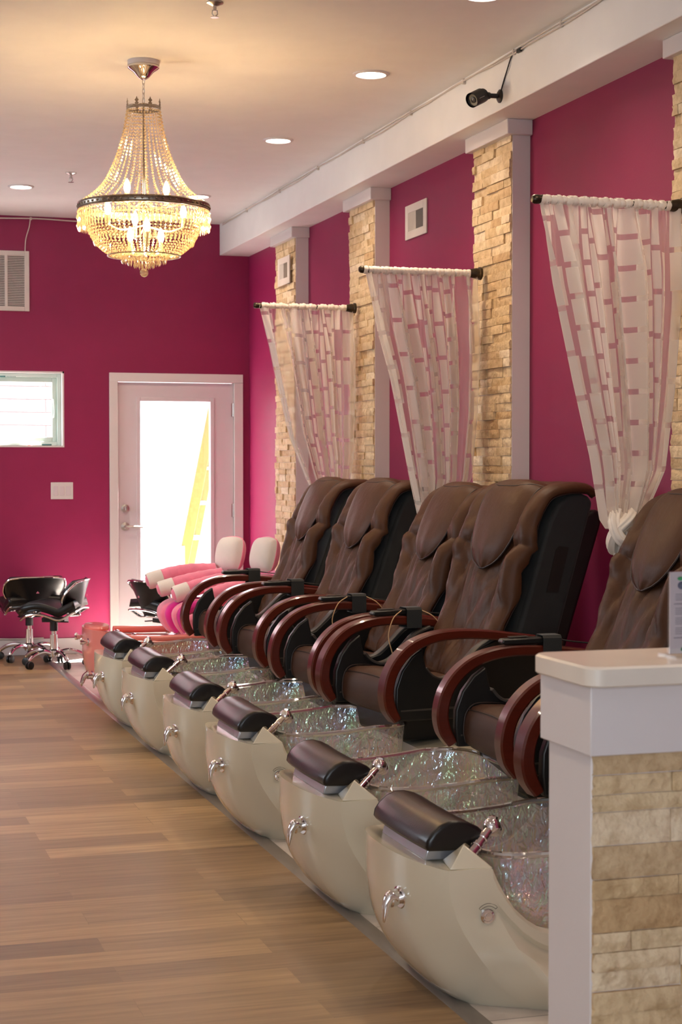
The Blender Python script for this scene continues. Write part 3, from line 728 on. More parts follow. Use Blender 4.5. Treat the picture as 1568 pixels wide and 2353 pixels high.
    for sg in (-1, 1):
        mb.tube(cr_path([(c(x), sg*.2735, z+.003) for x, z in prof[1:10]], 3), .0028, 6)
    mb.tube(cr_path([(c(2.137), y, .562+.012*(1-(y/.276)**2)) for y in (-.272, -.15, 0, .15, .272)], 4), .0022, 6)
    mb.build('seat_piping', 'piping', st)
    # backrest core and rear shell
    bk = P_(MB().prism([(c(x), z) for x, z in ((2.50, .50), (2.56, .62), (2.613, .76), (2.66, .91), (2.705, 1.07), (2.745, 1.19), (2.785, 1.265), (2.83, 1.292), (2.88, 1.303), (2.925, 1.294), (2.948, 1.265), (2.935, 1.22), (2.80, .74), (2.73, .50), (2.69, .45))], -.262, .262).build('backrest', 'black_cloth', r, bevel=.022, segs=3))
    MB().prism([(c(x), z) for x, z in ((2.70, .52), (2.88, 1.20), (2.95, 1.238), (2.982, 1.235), (2.997, 1.205), (2.985, 1.16), (2.86, .76), (2.80, .56))], -.255, .255).build('rear_shell', 'black_plastic', bk, bevel=.016, segs=3)
    for sg in (-1, 1):
        MB().prism([(c(x), z) for x, z in ((2.775, 1.075), (2.79, 1.09), (2.835, 1.085), (2.79, .905), (2.735, .905))], sg*.262-.0015, sg*.262+.0015).build('side_patch', 'cable_black', bk)
    # leather cover
    line = cr_path([(c(x), 0, z) for x, z in ((2.475, .535), (2.535, .68), (2.592, .86), (2.645, 1.02), (2.69, 1.15), (2.735, 1.25), (2.785, 1.290), (2.84, 1.308), (2.89, 1.313), (2.93, 1.304), (2.952, 1.292))], 8)
    nL = len(line)-1
    def frame(v):
        f = v*nL; i = min(int(f), nL-1); p = line[i].lerp(line[i+1], f-i)
        t = (line[min(i+2, nL)]-line[max(i-1, 0)]).normalized(); return p, Vector((-t.z, 0, t.x))
    def cover(uu, v):
        x = uu*2-1; p, n = frame(v)
        low = 1-sm(.36, .50, v); hw = .270+.008*math.sin(v*3.1)-.03*(1-sm(0, .18, v))-.02*sm(.6, 1, v)
        bol = .034*sm(.50, .86, abs(x))*(1-.55*sm(.88, 1, abs(x)))*low
        up = .020*sm(.55, .8, abs(x))*sm(.36, .46, v)*(1-sm(.5, .75, v))
        fold = -.016*math.exp(-((v-.345)/.016)**2)*sm(.45, .8, abs(x))
        wr = .006*math.sin(46*v+5*x)*sm(.55, .85, abs(x))*low+.004*math.sin(27*v-9*x*x+1.3)*low+.003*math.sin(60*v+14*x)*low*(1-abs(x))
        seam = -.008*math.exp(-((abs(x)-.5)/.035)**2)*low
        side = .022*sm(.93, 1, abs(x)); wr += low*(.020*noise.noise(Vector((x*2.6+3, v*9, 1.7)))+.016*noise.noise(Vector((x*6, v*17+x*6, 4.2)))+.010*sm(.45, .8, abs(x))*noise.noise(Vector((x*4, v*38-x*9, 7.1))))+.004*noise.noise(Vector((x*5, v*12, 9)))
        hw += .005*math.sin(40*v+(2 if x > 0 else 0))*low
        q = p+n*(bol+up+fold+wr+seam-side+.012)
        return (q.x, x*hw, q.z)
    cv = MB().grid(cover, 44, 110).build('leather_cover', 'brown', bk, sharp=80, solid=.022)
    mb = MB()
    for sg in (0, 1):
        MB().tube([Vector(cover(sg, k/110)) for k in range(0, 111, 2)], .0032, 6).build('cover_piping', 'piping', cv)
    # head pillow
    V0, V1 = .665, .27
    wid = [(0, .165), (.04, .185), (.12, .196), (.35, .198), (.55, .192), (.7, .182), (.8, .165), (.88, .140), (.94, .105), (.975, .068), (1, .02)]
    def pil(uu, t, dome=1):
        p, n = frame(V0+(V1-V0)*t); x = uu*2-1; hw = interp(wid, t)
        e = (1-abs(x)**3.2)*min(1, (t+.02)*9)**.5*min(1, (1.0-t)*7+.02)**.5
        q = p+n*(.036*sm(-.05, .3, t)+.012+.036*e*dome+.0025*math.sin(9*x+4*t)*t*t)
        return (q.x, x*hw, q.z)
    mb = MB().grid(pil, 22, 34)
    mb.grid(lambda a, t: pil(1-a, t, -.25), 22, 34)
    hp = mb.build('head_pillow', 'brown', bk, sharp=80)
    mb = MB()
    edge = [pil(0, k/30) for k in range(31)]+[pil(1, 1-k/30) for k in range(31)]
    mb.tube(edge+[edge[0]], .0038, 6, False)
    mb.tube(cr_path([pil(a, t+.004) for a, t in ((0, .16), (.12, .26), (.3, .33), (.5, .345), (.7, .33), (.88, .26), (1, .16))], 5), .0022, 6)
    mb.build('pillow_piping', 'piping', hp)
    # armrests, side panels
    arm = cr_path([(c(x), 0, z) for x, z in ((2.085, .442), (2.057, .49), (2.048, .55), (2.066, .622), (2.112, .686), (2.18, .731), (2.28, .756), (2.42, .757), (2.60, .737), (2.80, .708))], 6)
    for sg in (-1, 1):
        yy = sg*.313
        P_(MB().sweep_xz([(q.x, 0, q.z) for q in arm], lambda t: rrect((.046 if t > .1 else .034+.12*t)*(1-.25*t), .066, .006, 2), yy).build('armrest', 'mahogany', r, sharp=32))
        poly = [(2.100, .432), (2.092, .50), (2.094, .56), (2.118, .625), (2.16, .678), (2.205, .708), (2.212, .67), (2.222, .63), (2.25, .60), (2.295, .584), (2.345, .60), (2.40, .648), (2.455, .70), (2.52, .73), (2.66, .715), (2.74, .62), (2.76, .432)]
        pn = P_(MB().prism([(c(x), z) for x, z in poly], yy-.016-.018*sg, yy+.016-.018*sg).build('side_panel', 'black_plastic', r, bevel=.006))
        strip = cr_path([(c(x), 0, z) for x, z in ((2.222, .63), (2.25, .60), (2.295, .584), (2.345, .60), (2.40, .648), (2.455, .70), (2.52, .728))], 4)
        MB().sweep_xz([(q.x, 0, q.z) for q in strip], rrect(.012, .05, .004, 3), yy-sg*.03).build('notch_trim', 'grey_plastic', pn)
        MB().prism([(c(2.112), .470), (c(2.112), .4755), (c(2.27), .4785), (c(2.74), .4785), (c(2.74), .470)], yy-.018*sg-.018, yy-.018*sg+.018).build('panel_ridge', 'grey_plastic', pn)
    # remote control strapped to the far armrest
    rm = P_(MB().prism([(c(2.265), .786), (c(2.272), .801), (c(2.47), .806), (c(2.48), .790), (c(2.47), .782), (c(2.28), .780)], .285, .334).build('remote_control', 'black_plastic', r, bevel=.005))
    MB().prism([(c(2.30), .8055), (c(2.30), .8075), (c(2.37), .8085), (c(2.37), .807)], .295, .324).build('display', 'grey_plastic', rm)
    mb = MB()
    sec = [(.2755, .728), (.2755, .800), (.284, .8095), (.338, .8095), (.350, .800), (.350, .728)]
    ring = lambda x, o: [(x, .313+(y-.313)*o, .768+(z-.768)*o) for y, z in sec]
    mb.loft([ring(c(2.42), .96), ring(c(2.415), 1.06), ring(c(2.485), 1.06), ring(c(2.48), .96)], True, False, False)
    mb.build('strap', 'black_cloth', rm)
    MB().tube(cr_path([(c(2.475), .312, .795), (c(2.54), .30, .785), (c(2.66), .285, .772), (c(2.78), .262, .757)]), .003, 6).build('cord', 'cable_black', rm)
    return r, [o.name for o in parts]

U0, chair_names = pedi()
def place_unit(r, Y, dx, dy, rot, lean, label):
    r.location = (UX, Y, 0); r['label'] = label; r['group'] = 'pedicure chairs along the magenta wall'
    rz = Matrix.Rotation(math.radians(rot), 3, 'Z'); ry = Matrix.Rotation(math.radians(lean), 3, 'Y')
    for o in kids(r):
        k = o.name.split('.')[0]
        if k in CH:
            o.location = (dx, dy, 0); o.rotation_euler = (0, 0, math.radians(rot))
            if k == 'backrest':                               # leans back about its hinge above the seat
                p = Vector((2.55-2.33, 0, .56)); o.rotation_euler = (0, math.radians(lean), math.radians(rot))
                o.location = Vector((dx, dy, 0)) + rz @ (p - ry @ p + Vector((.032, 0, 0)))
CH = {n.split('.')[0] for n in chair_names}
units = [(9.15, -.015, .05, 0, 3, 'brown leather massage pedicure chair farthest from counter, beside the pink tub'),
         (8.28, -.01, -.04, 3, 2.5, 'brown massage pedicure chair second from the pink tub, leaning in front of the middle curtain'),
         (7.22, -.02, -.03, 1, 5, 'brown massage pedicure chair just in front of the middle curtain with tan wire on armrest'),
         (6.36, 0, .05, 6, 1, 'brown massage pedicure chair with whole black back side showing against the wall'),
         (5.24, .035, -.05, -2, 5.5, 'brown massage pedicure chair in front of the knotted nearest curtain, partly behind the counter'),
         (4.31, -.02, -.01, 2, 3, 'nearest pedicure chair, its seat mostly hidden behind the stone counter')]
roots = [U0]+[copy_tree(U0) for _ in units[1:]]
for r, u_ in zip(roots, units): place_unit(r, *u_)
# tan charging wires looped over two of the remotes
for i, pts in ((2, ((2.395, .285, .80), (2.345, .268, .77), (2.315, .262, .70), (2.325, .258, .64), (2.33, .255, .60))), (3, ((2.395, .285, .80), (2.35, .268, .77), (2.325, .262, .70), (2.34, .258, .63), (2.35, .255, .60)))):
    rem = [o for o in kids(roots[i]) if o.name.startswith('remote_control')][0]
    MB().tube(cr_path([(x-2.33, y, z) for x, y, z in pts]), .0024, 6).build('charging_wire', 'cable_tan', rem)
    MB().tube(cr_path([(x-2.33, y, z) for x, y, z in ((2.485, .285, .80), (2.53, .262, .775), (2.57, .258, .73), (2.60, .255, .69))]), .0024, 6).build('charging_wire', 'cable_tan', rem)

# ================================================================== CHILD'S PINK PEDICURE TUB
kr = thing('pink_pedicure_chair', "salmon pink child's pedicure tub with plush pink seat by the glass door", 'pedicure chair', (UX, 10.22, 0))
kh = [(x+.09, y*.92) for x, y in HALF]
kt = [(1.5, .43), (1.66, .425), (1.72, .372), (2.0, .352), (3.1, .352)]
rings, out = base_shell(kt, kh, [(a*1.05, b_*.55) for a, b_ in DXT], .09, False)
mb = MB().loft(rings, True, True, True); mb.v = [Vector((q.x-UX, q.y, q.z)) for q in mb.v]
ts = mb.build('tub_shell', 'pink_tub', kr, sharp=30)
mb = MB(); mb.loft([[(1.61-UX+.07*math.cos(a)*s, .17*math.sin(a)*s, z) for a in [2*PI*k/28 for k in range(28)]] for s, z in ((1, .42), (1.04, .433), (.98, .445), (.7, .450))]).build('footrest_hump', 'pink_tub', ts)
MB().tube(cr_path([(1.75-UX, -.23, .375), (1.95-UX, -.25, .372), (2.2-UX, -.24, .372)]), .022, 10).build('tub_rim', 'pink_tub', ts)
MB().tube(cr_path([(1.75-UX, .23, .39), (1.95-UX, .25, .385), (2.2-UX, .24, .385)]), .022, 10).build('tub_rim', 'pink_tub', ts)
mb = MB()
for x, y, z in ((1.74, .05, .40), (1.80, -.20, .402)): mb.lathe([(.028, 0), (.028, .008), (.018, .014), (.018, .03), (.004, .036)], (x-UX, y, z-.03), (0, 0, 1), 18)
mb.build('jet_cap', 'chrome', kr)
mb = MB()
for y, z in ((.10, .36), (-.12, .352)):
    mb.lathe([(.024, 0), (.024, .008), (.014, .012), (.014, .034), (.019, .036), (.019, .05), (.003, .054)], (1.545-UX, y, z), (-1, -.2, .1), 16); mb.ball((1.50-UX, y-.01, z+.018), .012, 10, 8)
mb.build('tap_knob', 'chrome', kr)
h = Vector((1.56-UX, -.19, .16)); mb = MB().lathe([(.028, 0), (.028, .008), (.02, .01), (.02, .04), (.004, .045)], h, (-1, -.25, 0), 18)
mb.tube(cr_path([h+Vector((-.03, 0, .01)), h+Vector((-.055, -.01, -.005)), h+Vector((-.07, -.015, -.04)), h+Vector((-.072, -.016, -.06))]), lambda t: .018*(1-t)**.7+.003, 10)
mb.build('tap_lever', 'chrome', kr)
MB().prism([(2.12-UX, .352), (2.10-UX, .48), (2.14-UX, .515), (2.72-UX, .50), (2.74-UX, .352)], -.25, .25).build('seat', 'pink_plush', kr, bevel=.03, segs=3)
MB().prism([(2.70-UX, .48), (2.72-UX, .66), (2.76-UX, .69), (2.81-UX, .67), (2.80-UX, .46)], -.24, .24).build('backrest', 'pink_plush', kr, bevel=.03, segs=3)
def bolster(a, b_, rr, cuff=True, sag=.0):
    A = Vector(a); B = Vector(b_); pts = cr_path([A, A.lerp(B, .33)+Vector((0, 0, sag)), A.lerp(B, .66)+Vector((0, 0, sag)), B], 6)
    n = len(pts)
    o = MB().tube(pts, lambda t: rr*(1-.45*(1-min(1, t*18))**2)*(1+.035*math.sin(t*40)), 20).build('bolster', 'pink_plush', kr, sharp=60)
    if cuff:
        L = (B-A).length; d_ = (pts[1]-pts[0]).normalized()
        MB().tube([A+d_*(.008+.012*k) for k in range(9)], lambda t: rr*(.93+.1*min(1, t*8))+.001, 20, False).build('cuff', 'white_plush', o, sharp=60)
    return o
bolster((1.945-UX, .16, .685), (2.375-UX, .15, .745), .050, True, .02)
bolster((1.995-UX, .06, .640), (2.40-UX, .05, .725), .047, True, .01)
bolster((2.065-UX, -.06, .615), (2.50-UX, -.04, .715), .050, True, .01)
bolster((2.24-UX, -.20, .60), (2.52-UX, -.19, .66), .055, False, .01)
for xc, yc in ((2.47, .12), (2.63, -.12)):
    MB().prism([(xc-.085-UX, .505), (xc-.07-UX, .70), (xc-.045-UX, .737), (xc+.05-UX, .737), (xc+.07-UX, .70), (xc+.07-UX, .505)], yc-.085, yc+.085).build('lap_cushion', 'pink_plush', kr, bevel=.025, segs=3)
# draped plush over the front of the seat
def drape(off, rr, x0, mat, y0, y1):
    pts = cr_path([(x0+.20-UX, 0, .565), (x0+.07-UX, 0, .555), (x0-UX, 0, .515), (x0+.01-UX, 0, .455), (x0+.05-UX, 0, .40)], 5)
    return MB().sweep_xz([(q.x, 0, q.z) for q in pts], rrect(rr, y1-y0, rr*.48, 4), (y0+y1)/2).build('plush_drape', mat, kr, sharp=60)
drape(0, .06, 2.045, 'pink_plush', .02, .20)
drape(0, .07, 2.062, 'magenta_plush', -.06, .02)
drape(0, .06, 2.085, 'pink_plush', -.16, -.06)
drape(0, .07, 2.10, 'magenta_plush', -.22, -.16)
def plush_pillow(name, loc, rz, label):
    rt = thing(name, label, 'pillow', loc, rz, 'plush pillows on the pink chair')
    def surf(sgn):
        def f(a, b_):
            x = a*2-1; y = b_*2-1
            rr = 1-.16*(x*x*y*y); th = .075*max(0, (1-abs(x)**2.6)*(1-abs(y)**2.6))**.55
            return (-sgn*th, x*.108*rr, y*.112*rr)
        return f
    MB().grid(surf(1), 20, 20).build('front_cover', 'white_plush', rt, sharp=90)
    MB().grid(surf(-1), 20, 20).build('back_cover', 'pink_plush', rt, sharp=90)
    e = [surf(1)(k/20, 0) for k in range(20)]+[surf(1)(1, k/20) for k in range(20)]+[surf(1)(1-k/20, 1) for k in range(20)]+[surf(1)(0, 1-k/20) for k in range(20)]
    MB().tube(e+[e[0]], .003, 6, False).build('piping', 'pink_plush', rt)
    for o in kids(rt): o.rotation_euler = (0, math.radians(14), 0)
plush_pillow('plush_pillow', (2.47, 10.34, .852), math.radians(30), 'plain white and pink plush pillow on pink chair, the one nearer the ladder')
plush_pillow('plush_pillow', (2.63, 10.10, .857), math.radians(24), 'plain white and pink plush pillow on pink chair, nearer the stone pilaster')

# ================================================================== CURTAINS AND RODS
def rod(Y, z, x0, label):
    r = thing('curtain_rod', label, 'curtain rod', (3.06, Y, z), 0, 'bronze rods sticking out from the pilasters')
    L = 3.06-x0
    MB().cyl((-L+.02, 0, 0), (-.05, 0, 0), .0105, 14).build('rod', 'bronze', r)
    MB().lathe([(.001, 0), (.011, .001), (.0165, .008), (.0175, .02), (.0155, .034), (.0175, .038), (.0165, .046), (.0105, .05)], (-L-.02, 0, 0), (1, 0, 0), 18).build('finial', 'bronze', r)
    MB().lathe([(.0125, 0), (.0145, .02), (.014, .03), (.020, .036), (.024, .06), (.026, .066), (.025, .078), (.031, .082), (.031, .093), (.010, .095)], (-.095, 0, 0), (1, 0, 0), 20).build('wall_bracket', 'bronze', r)
rod(9.61, 2.337, 2.455, 'bronze curtain rod on the pilaster second from the door')
rod(7.62, 2.328, 2.462, 'bronze curtain rod on the pilaster under the security camera')
rod(5.62, 2.360, 2.470, 'bronze curtain rod nearest the stone counter')

def curtain(Y, zr, left, right, zk, seed, label, tail=True):
    R = random.Random(seed)
    r = thing('sheer_curtain', label, 'curtain', (2.75, Y, zr), 0, 'white sheer patchwork curtains')
    ph = [R.uniform(0, 6.28) for _ in range(6)]
    fr = [R.uniform(.85, 1.15) for _ in range(6)]
    zt = zr-.012
    # folds widen and pull together on the way down
    warp = sorted([0, 1]+[R.random() for _ in range(9)])
    def f(a, v):
        z = zt+(zk-zt)*v
        xl, xr_ = interp(left, -z), interp(right, -z)
        g = a+.035*math.sin(2*PI*a*4.3+ph[0])*min(1, v*4+.25)+.018*math.sin(2*PI*a*9.1+ph[1])*(1-v)
        g = min(1, max(0, g))
        x = xl+(xr_-xl)*g
        A = .014+.034*sm(0, .25, v)-.010*v
        y = A*math.sin(2*PI*a*7.5*fr[0]+ph[2]+.6*v)+.35*A*math.sin(2*PI*a*15*fr[1]+ph[3]-v)+.010*(1-sm(0, .12, v))*math.sin(2*PI*a*24+ph[4])
        if v > .97: y *= 1-.4*(v-.97)/.03
        return (x-2.75, y, z-zr)
    H = zt-zk
    MB().grid(f, 150, 70, lambda a, v: (a*1.18+seed*.013, v*H*1.02+seed*.07)).build('panel', 'sheer', r, sharp=180)
    # gathered header sleeve on the rod with little gaps
    xl, xr_ = interp(left, -zt), interp(right, -zt)
    segs = [(0, .30), (.312, .60), (.615, .83), (.842, 1)] if seed % 2 else [(0, .24), (.256, .56), (.566, .72), (.735, 1)]
    for a0, a1 in segs:
        n = int((a1-a0)*190)
        pts = [(xl+(xr_-xl)*(a0+(a1-a0)*k/n)-2.75, .0015*math.sin(k*1.9+ph[5]), .0015*math.cos(k*1.3)) for k in range(n+1)]
        MB().tube(pts, lambda t: .0165+.0022*math.sin(t*n*.9)+.0022*math.sin(t*n*.37+ph[3]), 14).build('header', 'voile', r, sharp=80)
    # knot and tail
    xk = (interp(left, -zk)+interp(right, -zk))/2-2.75; zz = zk-zr
    kn = MB()
    def cloth(pts, r0, ph_, flat=.75, n_=40):
        P = cr_path(pts, 8); rings = []; t0 = (P[1]-P[0]).normalized(); u = t0.orthogonal().normalized()
        for i, p in enumerate(P):
            t = (P[min(i+1, len(P)-1)]-P[max(i-1, 0)]).normalized(); u = (u-t*u.dot(t)).normalized(); w2 = t.cross(u); s_ = i/(len(P)-1)
            rings.append([p+(u*math.cos(2*PI*k/n_)+w2*flat*math.sin(2*PI*k/n_))*r0*(1+.10*math.sin(6*2*PI*k/n_+ph_+3*s_)+.06*math.sin(11*2*PI*k/n_-4*s_)+.05*math.sin(9*s_)) for k in range(n_)])
        kn.loft(rings)
    cloth([(xk-.02, -.005, zz+.06), (xk-.045, -.04, zz+.02), (xk-.035, -.06, zz-.03), (xk+.01, -.062, zz-.055), (xk+.05, -.04, zz-.035), (xk+.055, .0, zz+.0), (xk+.02, .03, zz+.01)], .030, 1.0)
    cloth([(xk+.035, -.01, zz+.055), (xk-.005, -.055, zz+.03), (xk-.048, -.045, zz-.015), (xk-.04, -.01, zz-.06), (xk+.0, .01, zz-.07)], .027, 2.2)
    cloth([(xk+.0, .0, zz+.03), (xk+.005, -.012, zz-.02), (xk+.01, -.01, zz-.10)], .034, .3)
    kn.build('knot', 'voile', r, sharp=80)
    def tl(a, v):
        w_ = .035+.05*v; x = xk+.0+(a*2-1)*w_+.02*v; y = -.015+.02*math.sin(a*13+ph[0])*(.4+.6*v)
        return (x, y, zz-.03-.30*v+.03*a*v)
    MB().grid(tl, 40, 16, lambda a, v: (a*.4, v*.3)).build('tail', 'voile', r, sharp=180)
curtain(9.61, 2.337, [(-2.33, 2.468), (-1.964, 2.546), (-1.583, 2.638), (-1.392, 2.717), (-1.264, 2.776), (-1.10, 2.84)], [(-2.33, 3.045), (-1.844, 3.045), (-1.456, 3.035), (-1.302, 3.01), (-1.10, 2.95)], 1.12, 3, 'white sheer curtain farthest from counter, beside the door')
curtain(7.62, 2.328, [(-2.31, 2.470), (-2.042, 2.522), (-1.838, 2.583), (-1.592, 2.637), (-1.344, 2.692), (-1.074, 2.765)], [(-2.31, 3.035), (-1.97, 3.045), (-1.657, 3.035), (-1.343, 3.0), (-1.27, 2.96), (-1.07, 2.88)], 1.06, 4, 'white sheer curtain in the middle of the three')
k3 = lambda seq: [(-(1.41+(-z-1.41)*1.018), x*1.018) for z, x in seq]
curtain(5.62, 2.360, k3([(-2.33, 2.440), (-2.05, 2.495), (-1.70, 2.58), (-1.44, 2.648), (-1.213, 2.69), (-1.17, 2.712)]), k3([(-2.33, 3.02), (-2.0, 3.01), (-1.673, 2.98), (-1.391, 2.94), (-1.219, 2.85), (-1.17, 2.80)]), 1.175, 5, 'nearest white sheer curtain with its knotted end hanging free')

# ================================================================== CHANDELIER
CX, CY = 1.431, 7.667
ch = thing('chandelier', 'lit crystal basket chandelier with a silver ring hanging from ceiling', 'chandelier', (CX, CY, HC))
Z = lambda z: z-HC
MB().lathe([(.072, 0), (.072, -.022)], (0, 0, 0), (0, 0, 1), 36).build('canopy_drum', 'white_paint', ch)
MB().lathe([(.070, -.022), (.072, -.032), (.066, -.038), (.045, -.052), (.03, -.07), (.022, -.078), (.010, -.084)], (0, 0, 0), (0, 0, 1), 36).build('canopy', 'chrome', ch)
mb = MB()
for k in range(5):
    zc = Z(3.145-k*.021); R_ = Matrix.Rotation(PI/2*(k % 2)+.4, 4, 'Z')
    pts = [R_ @ Vector((.006*math.cos(a), 0, .0145*math.sin(a)))+Vector((0, 0, zc)) for a in [2*PI*j/14 for j in range(15)]]
    mb.tube(pts, .0016, 6, False)
mb.build('chain', 'nickel', ch)
MB().cyl((0, 0, Z(3.05)), (0, 0, Z(2.36)), .005, 10).ball((0, 0, Z(2.57)), .02).build('stem', 'antique', ch)
# crown with pointed finials
mb = MB(); mb.loft([[(r_*math.cos(2*PI*k/48), r_*math.sin(2*PI*k/48), Z(z)) for k in range(48)] for r_, z in ((.076, 3.018), (.078, 3.018), (.078, 3.030), (.076, 3.030))]+[[(.076*math.cos(2*PI*k/48), .076*math.sin(2*PI*k/48), Z(3.018)) for k in range(48)]], True, False, False)
for k in range(8):
    a = 2*PI*k/8+.2; cdir = Vector((math.cos(a), math.sin(a), 0)); tdir = Vector((-math.sin(a), math.cos(a), 0)); o = cdir*.078+Vector((0, 0, Z(3.03)))
    shape = [(-.006, 0), (-.010, .006), (-.004, .012), (-.010, .020), (-.004, .026), (0, .036), (.004, .026), (.010, .020), (.004, .012), (.010, .006), (.006, 0)]
    for off in (0, .0015): pass
    vs = [o+tdir*x+Vector((0, 0, z)) for x, z in shape]+[o+cdir*.0015+tdir*x+Vector((0, 0, z)) for x, z in shape]
    n = len(shape); mb.add(vs, [tuple(range(n)), tuple(range(2*n-1, n-1, -1))]+[(i, i+n, (i+1) % n+n, (i+1) % n) for i in range(n)])
    a2 = a+2*PI/8
    mb.tube(cr_path([o+tdir*.006, Vector((.078*math.cos((a+a2)/2), .078*math.sin((a+a2)/2), Z(3.033))), Vector((.078*math.cos(a2), .078*math.sin(a2), Z(3.03)))-Vector((-math.sin(a2), math.cos(a2), 0))*.006], 4), .0016, 5)
mb.build('crown', 'antique', ch)
# ring
RZ = 2.578
mb = MB(); prof = [(.290, RZ-.016), (.298, RZ-.016), (.300, RZ-.012), (.297, RZ-.008), (.298, RZ+.006), (.301, RZ+.010), (.299, RZ+.015), (.290, RZ+.015)]
nn = 96
mb.loft([[(r_*math.cos(2*PI*k/nn), r_*math.sin(2*PI*k/nn), Z(z)) for k in range(nn)] for r_, z in prof+[prof[0]]], True, False, False)
for k in range(60):
    a = 2*PI*k/60; mb.ball((.298*math.cos(a), .298*math.sin(a), Z(RZ-.001)), .006, 6, 4, (1, 1, .8))
for k in range(4):
    a = PI/4+k*PI/2; mb.cyl((0, 0, Z(2.57)), (.292*math.cos(a), .292*math.sin(a), Z(RZ)), .004, 6)
mb.build('ring', 'antique', ch)
mb = MB()
for r_, z in ((.062, 2.37), (.165, 2.358)):
    pts = [(r_*math.cos(2*PI*k/40), r_*math.sin(2*PI*k/40), Z(z)) for k in range(41)]; mb.tube(pts, .003, 6, False)
mb.build('basket_hoop', 'antique', ch)
def strand(pts, name, bead=.0062, gap=.0135, parent=ch, rotz=0, mesh=None):
    P = [Vector(p) for p in pts]; acc = 0; mb = MB(); nxt = gap/2
    for a, b_ in zip(P, P[1:]):
        L = (b_-a).length
        while nxt <= acc+L:
            mb.octa(a.lerp(b_, (nxt-acc)/L), bead, bead*.95); nxt += gap
        acc += L
    return mb
def instances(mb, name, n, mat='crystal', rot0=0):
    first = mb.build(name, mat, ch, flat=True); first.rotation_euler = (0, 0, rot0)
    for k in range(1, n):
        o = first.copy(); COL.objects.link(o); o.parent = ch; o.rotation_euler = (0, 0, rot0+2*PI*k/n)
up = cr_path([(.074, 0, Z(3.018)), (.096, 0, Z(2.90)), (.135, 0, Z(2.78)), (.195, 0, Z(2.67)), (.29, 0, Z(2.592))], 8)
instances(strand(up, 's', .0060, .0152), 'upper_bead_strand', 36, rot0=.05)
lowp = cr_path([(.262, 0, Z(2.566)), (.258, 0, Z(2.50)), (.236, 0, Z(2.44)), (.20, 0, Z(2.395)), (.15, 0, Z(2.362)), (.10, 0, Z(2.352))], 8)
instances(strand(lowp, 's', .0066, .0150), 'basket_bead_strand', 68, rot0=.02)
def drop(c, s=1):
    m = MB(); m.octa(Vector(c)+Vector((0, 0, 0)), .0045*s, .005*s); m.octa(Vector(c)-Vector((0, 0, .012*s)), .0045*s, .007*s); m.octa(Vector(c)-Vector((0, 0, .030*s)), .0055*s, .017*s); return m
def ringdrops(r_, z, s, n, name):
    m = drop((r_, 0, Z(z)), s); instances(m, name, n, rot0=r_*7)
# outer fringe: two tiers of prisms under the ring
m = MB()
for k in range(96):
    a = 2*PI*k/96; q = Matrix.Rotation(a, 4, 'Z')
    d_ = MB(); d_.octa((.297, 0, Z(2.552)), .0055, .008); d_.octa((.299, 0, Z(2.528)), .0062, .016); d_.octa((.298, 0, Z(2.492)), .0062, .022)
    d_.xf(q); m.add(d_.v, d_.f)
o = m.build('outer_fringe', 'crystal', ch, flat=True); o['kind'] = 'stuff'
m = MB()
for r_, z, s, n in ((.278, 2.53, 1.1, 80), (.225, 2.45, 1.0, 60)):
    for k in range(n):
        d_ = drop((r_, 0, Z(z)), s).xf(Matrix.Rotation(2*PI*(k+.5)/n, 4, 'Z')); m.add(d_.v, d_.f)
o = m.build('inner_fringe', 'crystal', ch, flat=True); o['kind'] = 'stuff'
for r_, z, s, n in ((.100, 2.362, .85, 34), (.072, 2.350, .8, 24), (.045, 2.338, .8, 16), (.022, 2.328, .75, 8)): ringdrops(r_, z, s, n, 'crystal_drop')
MB().ball((0, 0, Z(2.283)), .0195, 12, 8).build('crystal_ball', 'crystal', ch, flat=True)
# bulbs on candle holders
for x, y, z in ((-.075, .01, 2.655), (.108, .02, 2.655), (-.168, -.02, 2.548), (.178, -.02, 2.548), (-.01, .17, 2.535), (-.012, -.13, 2.465), (-.068, -.03, 2.432), (.072, -.03, 2.432)):
    hd = MB().cyl((x, y, Z(z)-.055), (x, y, Z(z)-.012), .010, 12).tube(cr_path([(x, y, Z(z)-.055), (x*.6, y*.6, Z(z)-.075), (0, 0, Z(z)-.05)], 4), .004, 6).build('candle_holder', 'candle', ch)
    MB().lathe([(.008, -.012), (.0135, .002), (.0155, .014), (.012, .030), (.006, .044), (.001, .052)], (x, y, Z(z)), (0, 0, 1), 12).build('bulb', 'bulb', hd)

# ================================================================== CEILING FITTINGS
def downlight(x, y, label):
    r = thing('recessed_light', label, 'ceiling light', (x, y, HC), 0, 'recessed ceiling lights')
    MB().lathe([(.068, -.002), (.086, -.002), (.086, .0), (.068, .0)], (0, 0, -.002), (0, 0, 1), 36, False).lathe([(.086, -.0005), (.084, -.006), (.071, -.009), (.068, -.004)], (0, 0, -.0005), (0, 0, 1), 36, False).build('trim_ring', 'white_paint', r)
    MB().lathe([(.0695, -.004), (.0695, -.003)], (0, 0, 0), (0, 0, 1), 36).build('lens', 'lamp', r)
    l = bpy.data.lights.new('downlight_beam', 'SPOT'); l.energy = DOWNLIGHT; l.color = (1, .80, .58); l.spot_size = math.radians(140); l.spot_blend = .9; l.shadow_soft_size = .06
    lo = bpy.data.objects.new('downlight_beam', l); COL.objects.link(lo); lo.parent = r; lo.location = (0, 0, -.012)
downlight(2.495, 6.20, 'round recessed ceiling light cut by the top edge of the photo')
downlight(2.495, 7.60, 'round recessed ceiling light level with the security camera')
downlight(2.50, 9.29, 'round recessed ceiling light right of the chandelier, second from the back')
downlight(2.50, 11.38, 'round recessed ceiling light just behind the chandelier ring')
downlight(1.298, 11.33, 'round recessed ceiling light at the left near the magenta back wall')
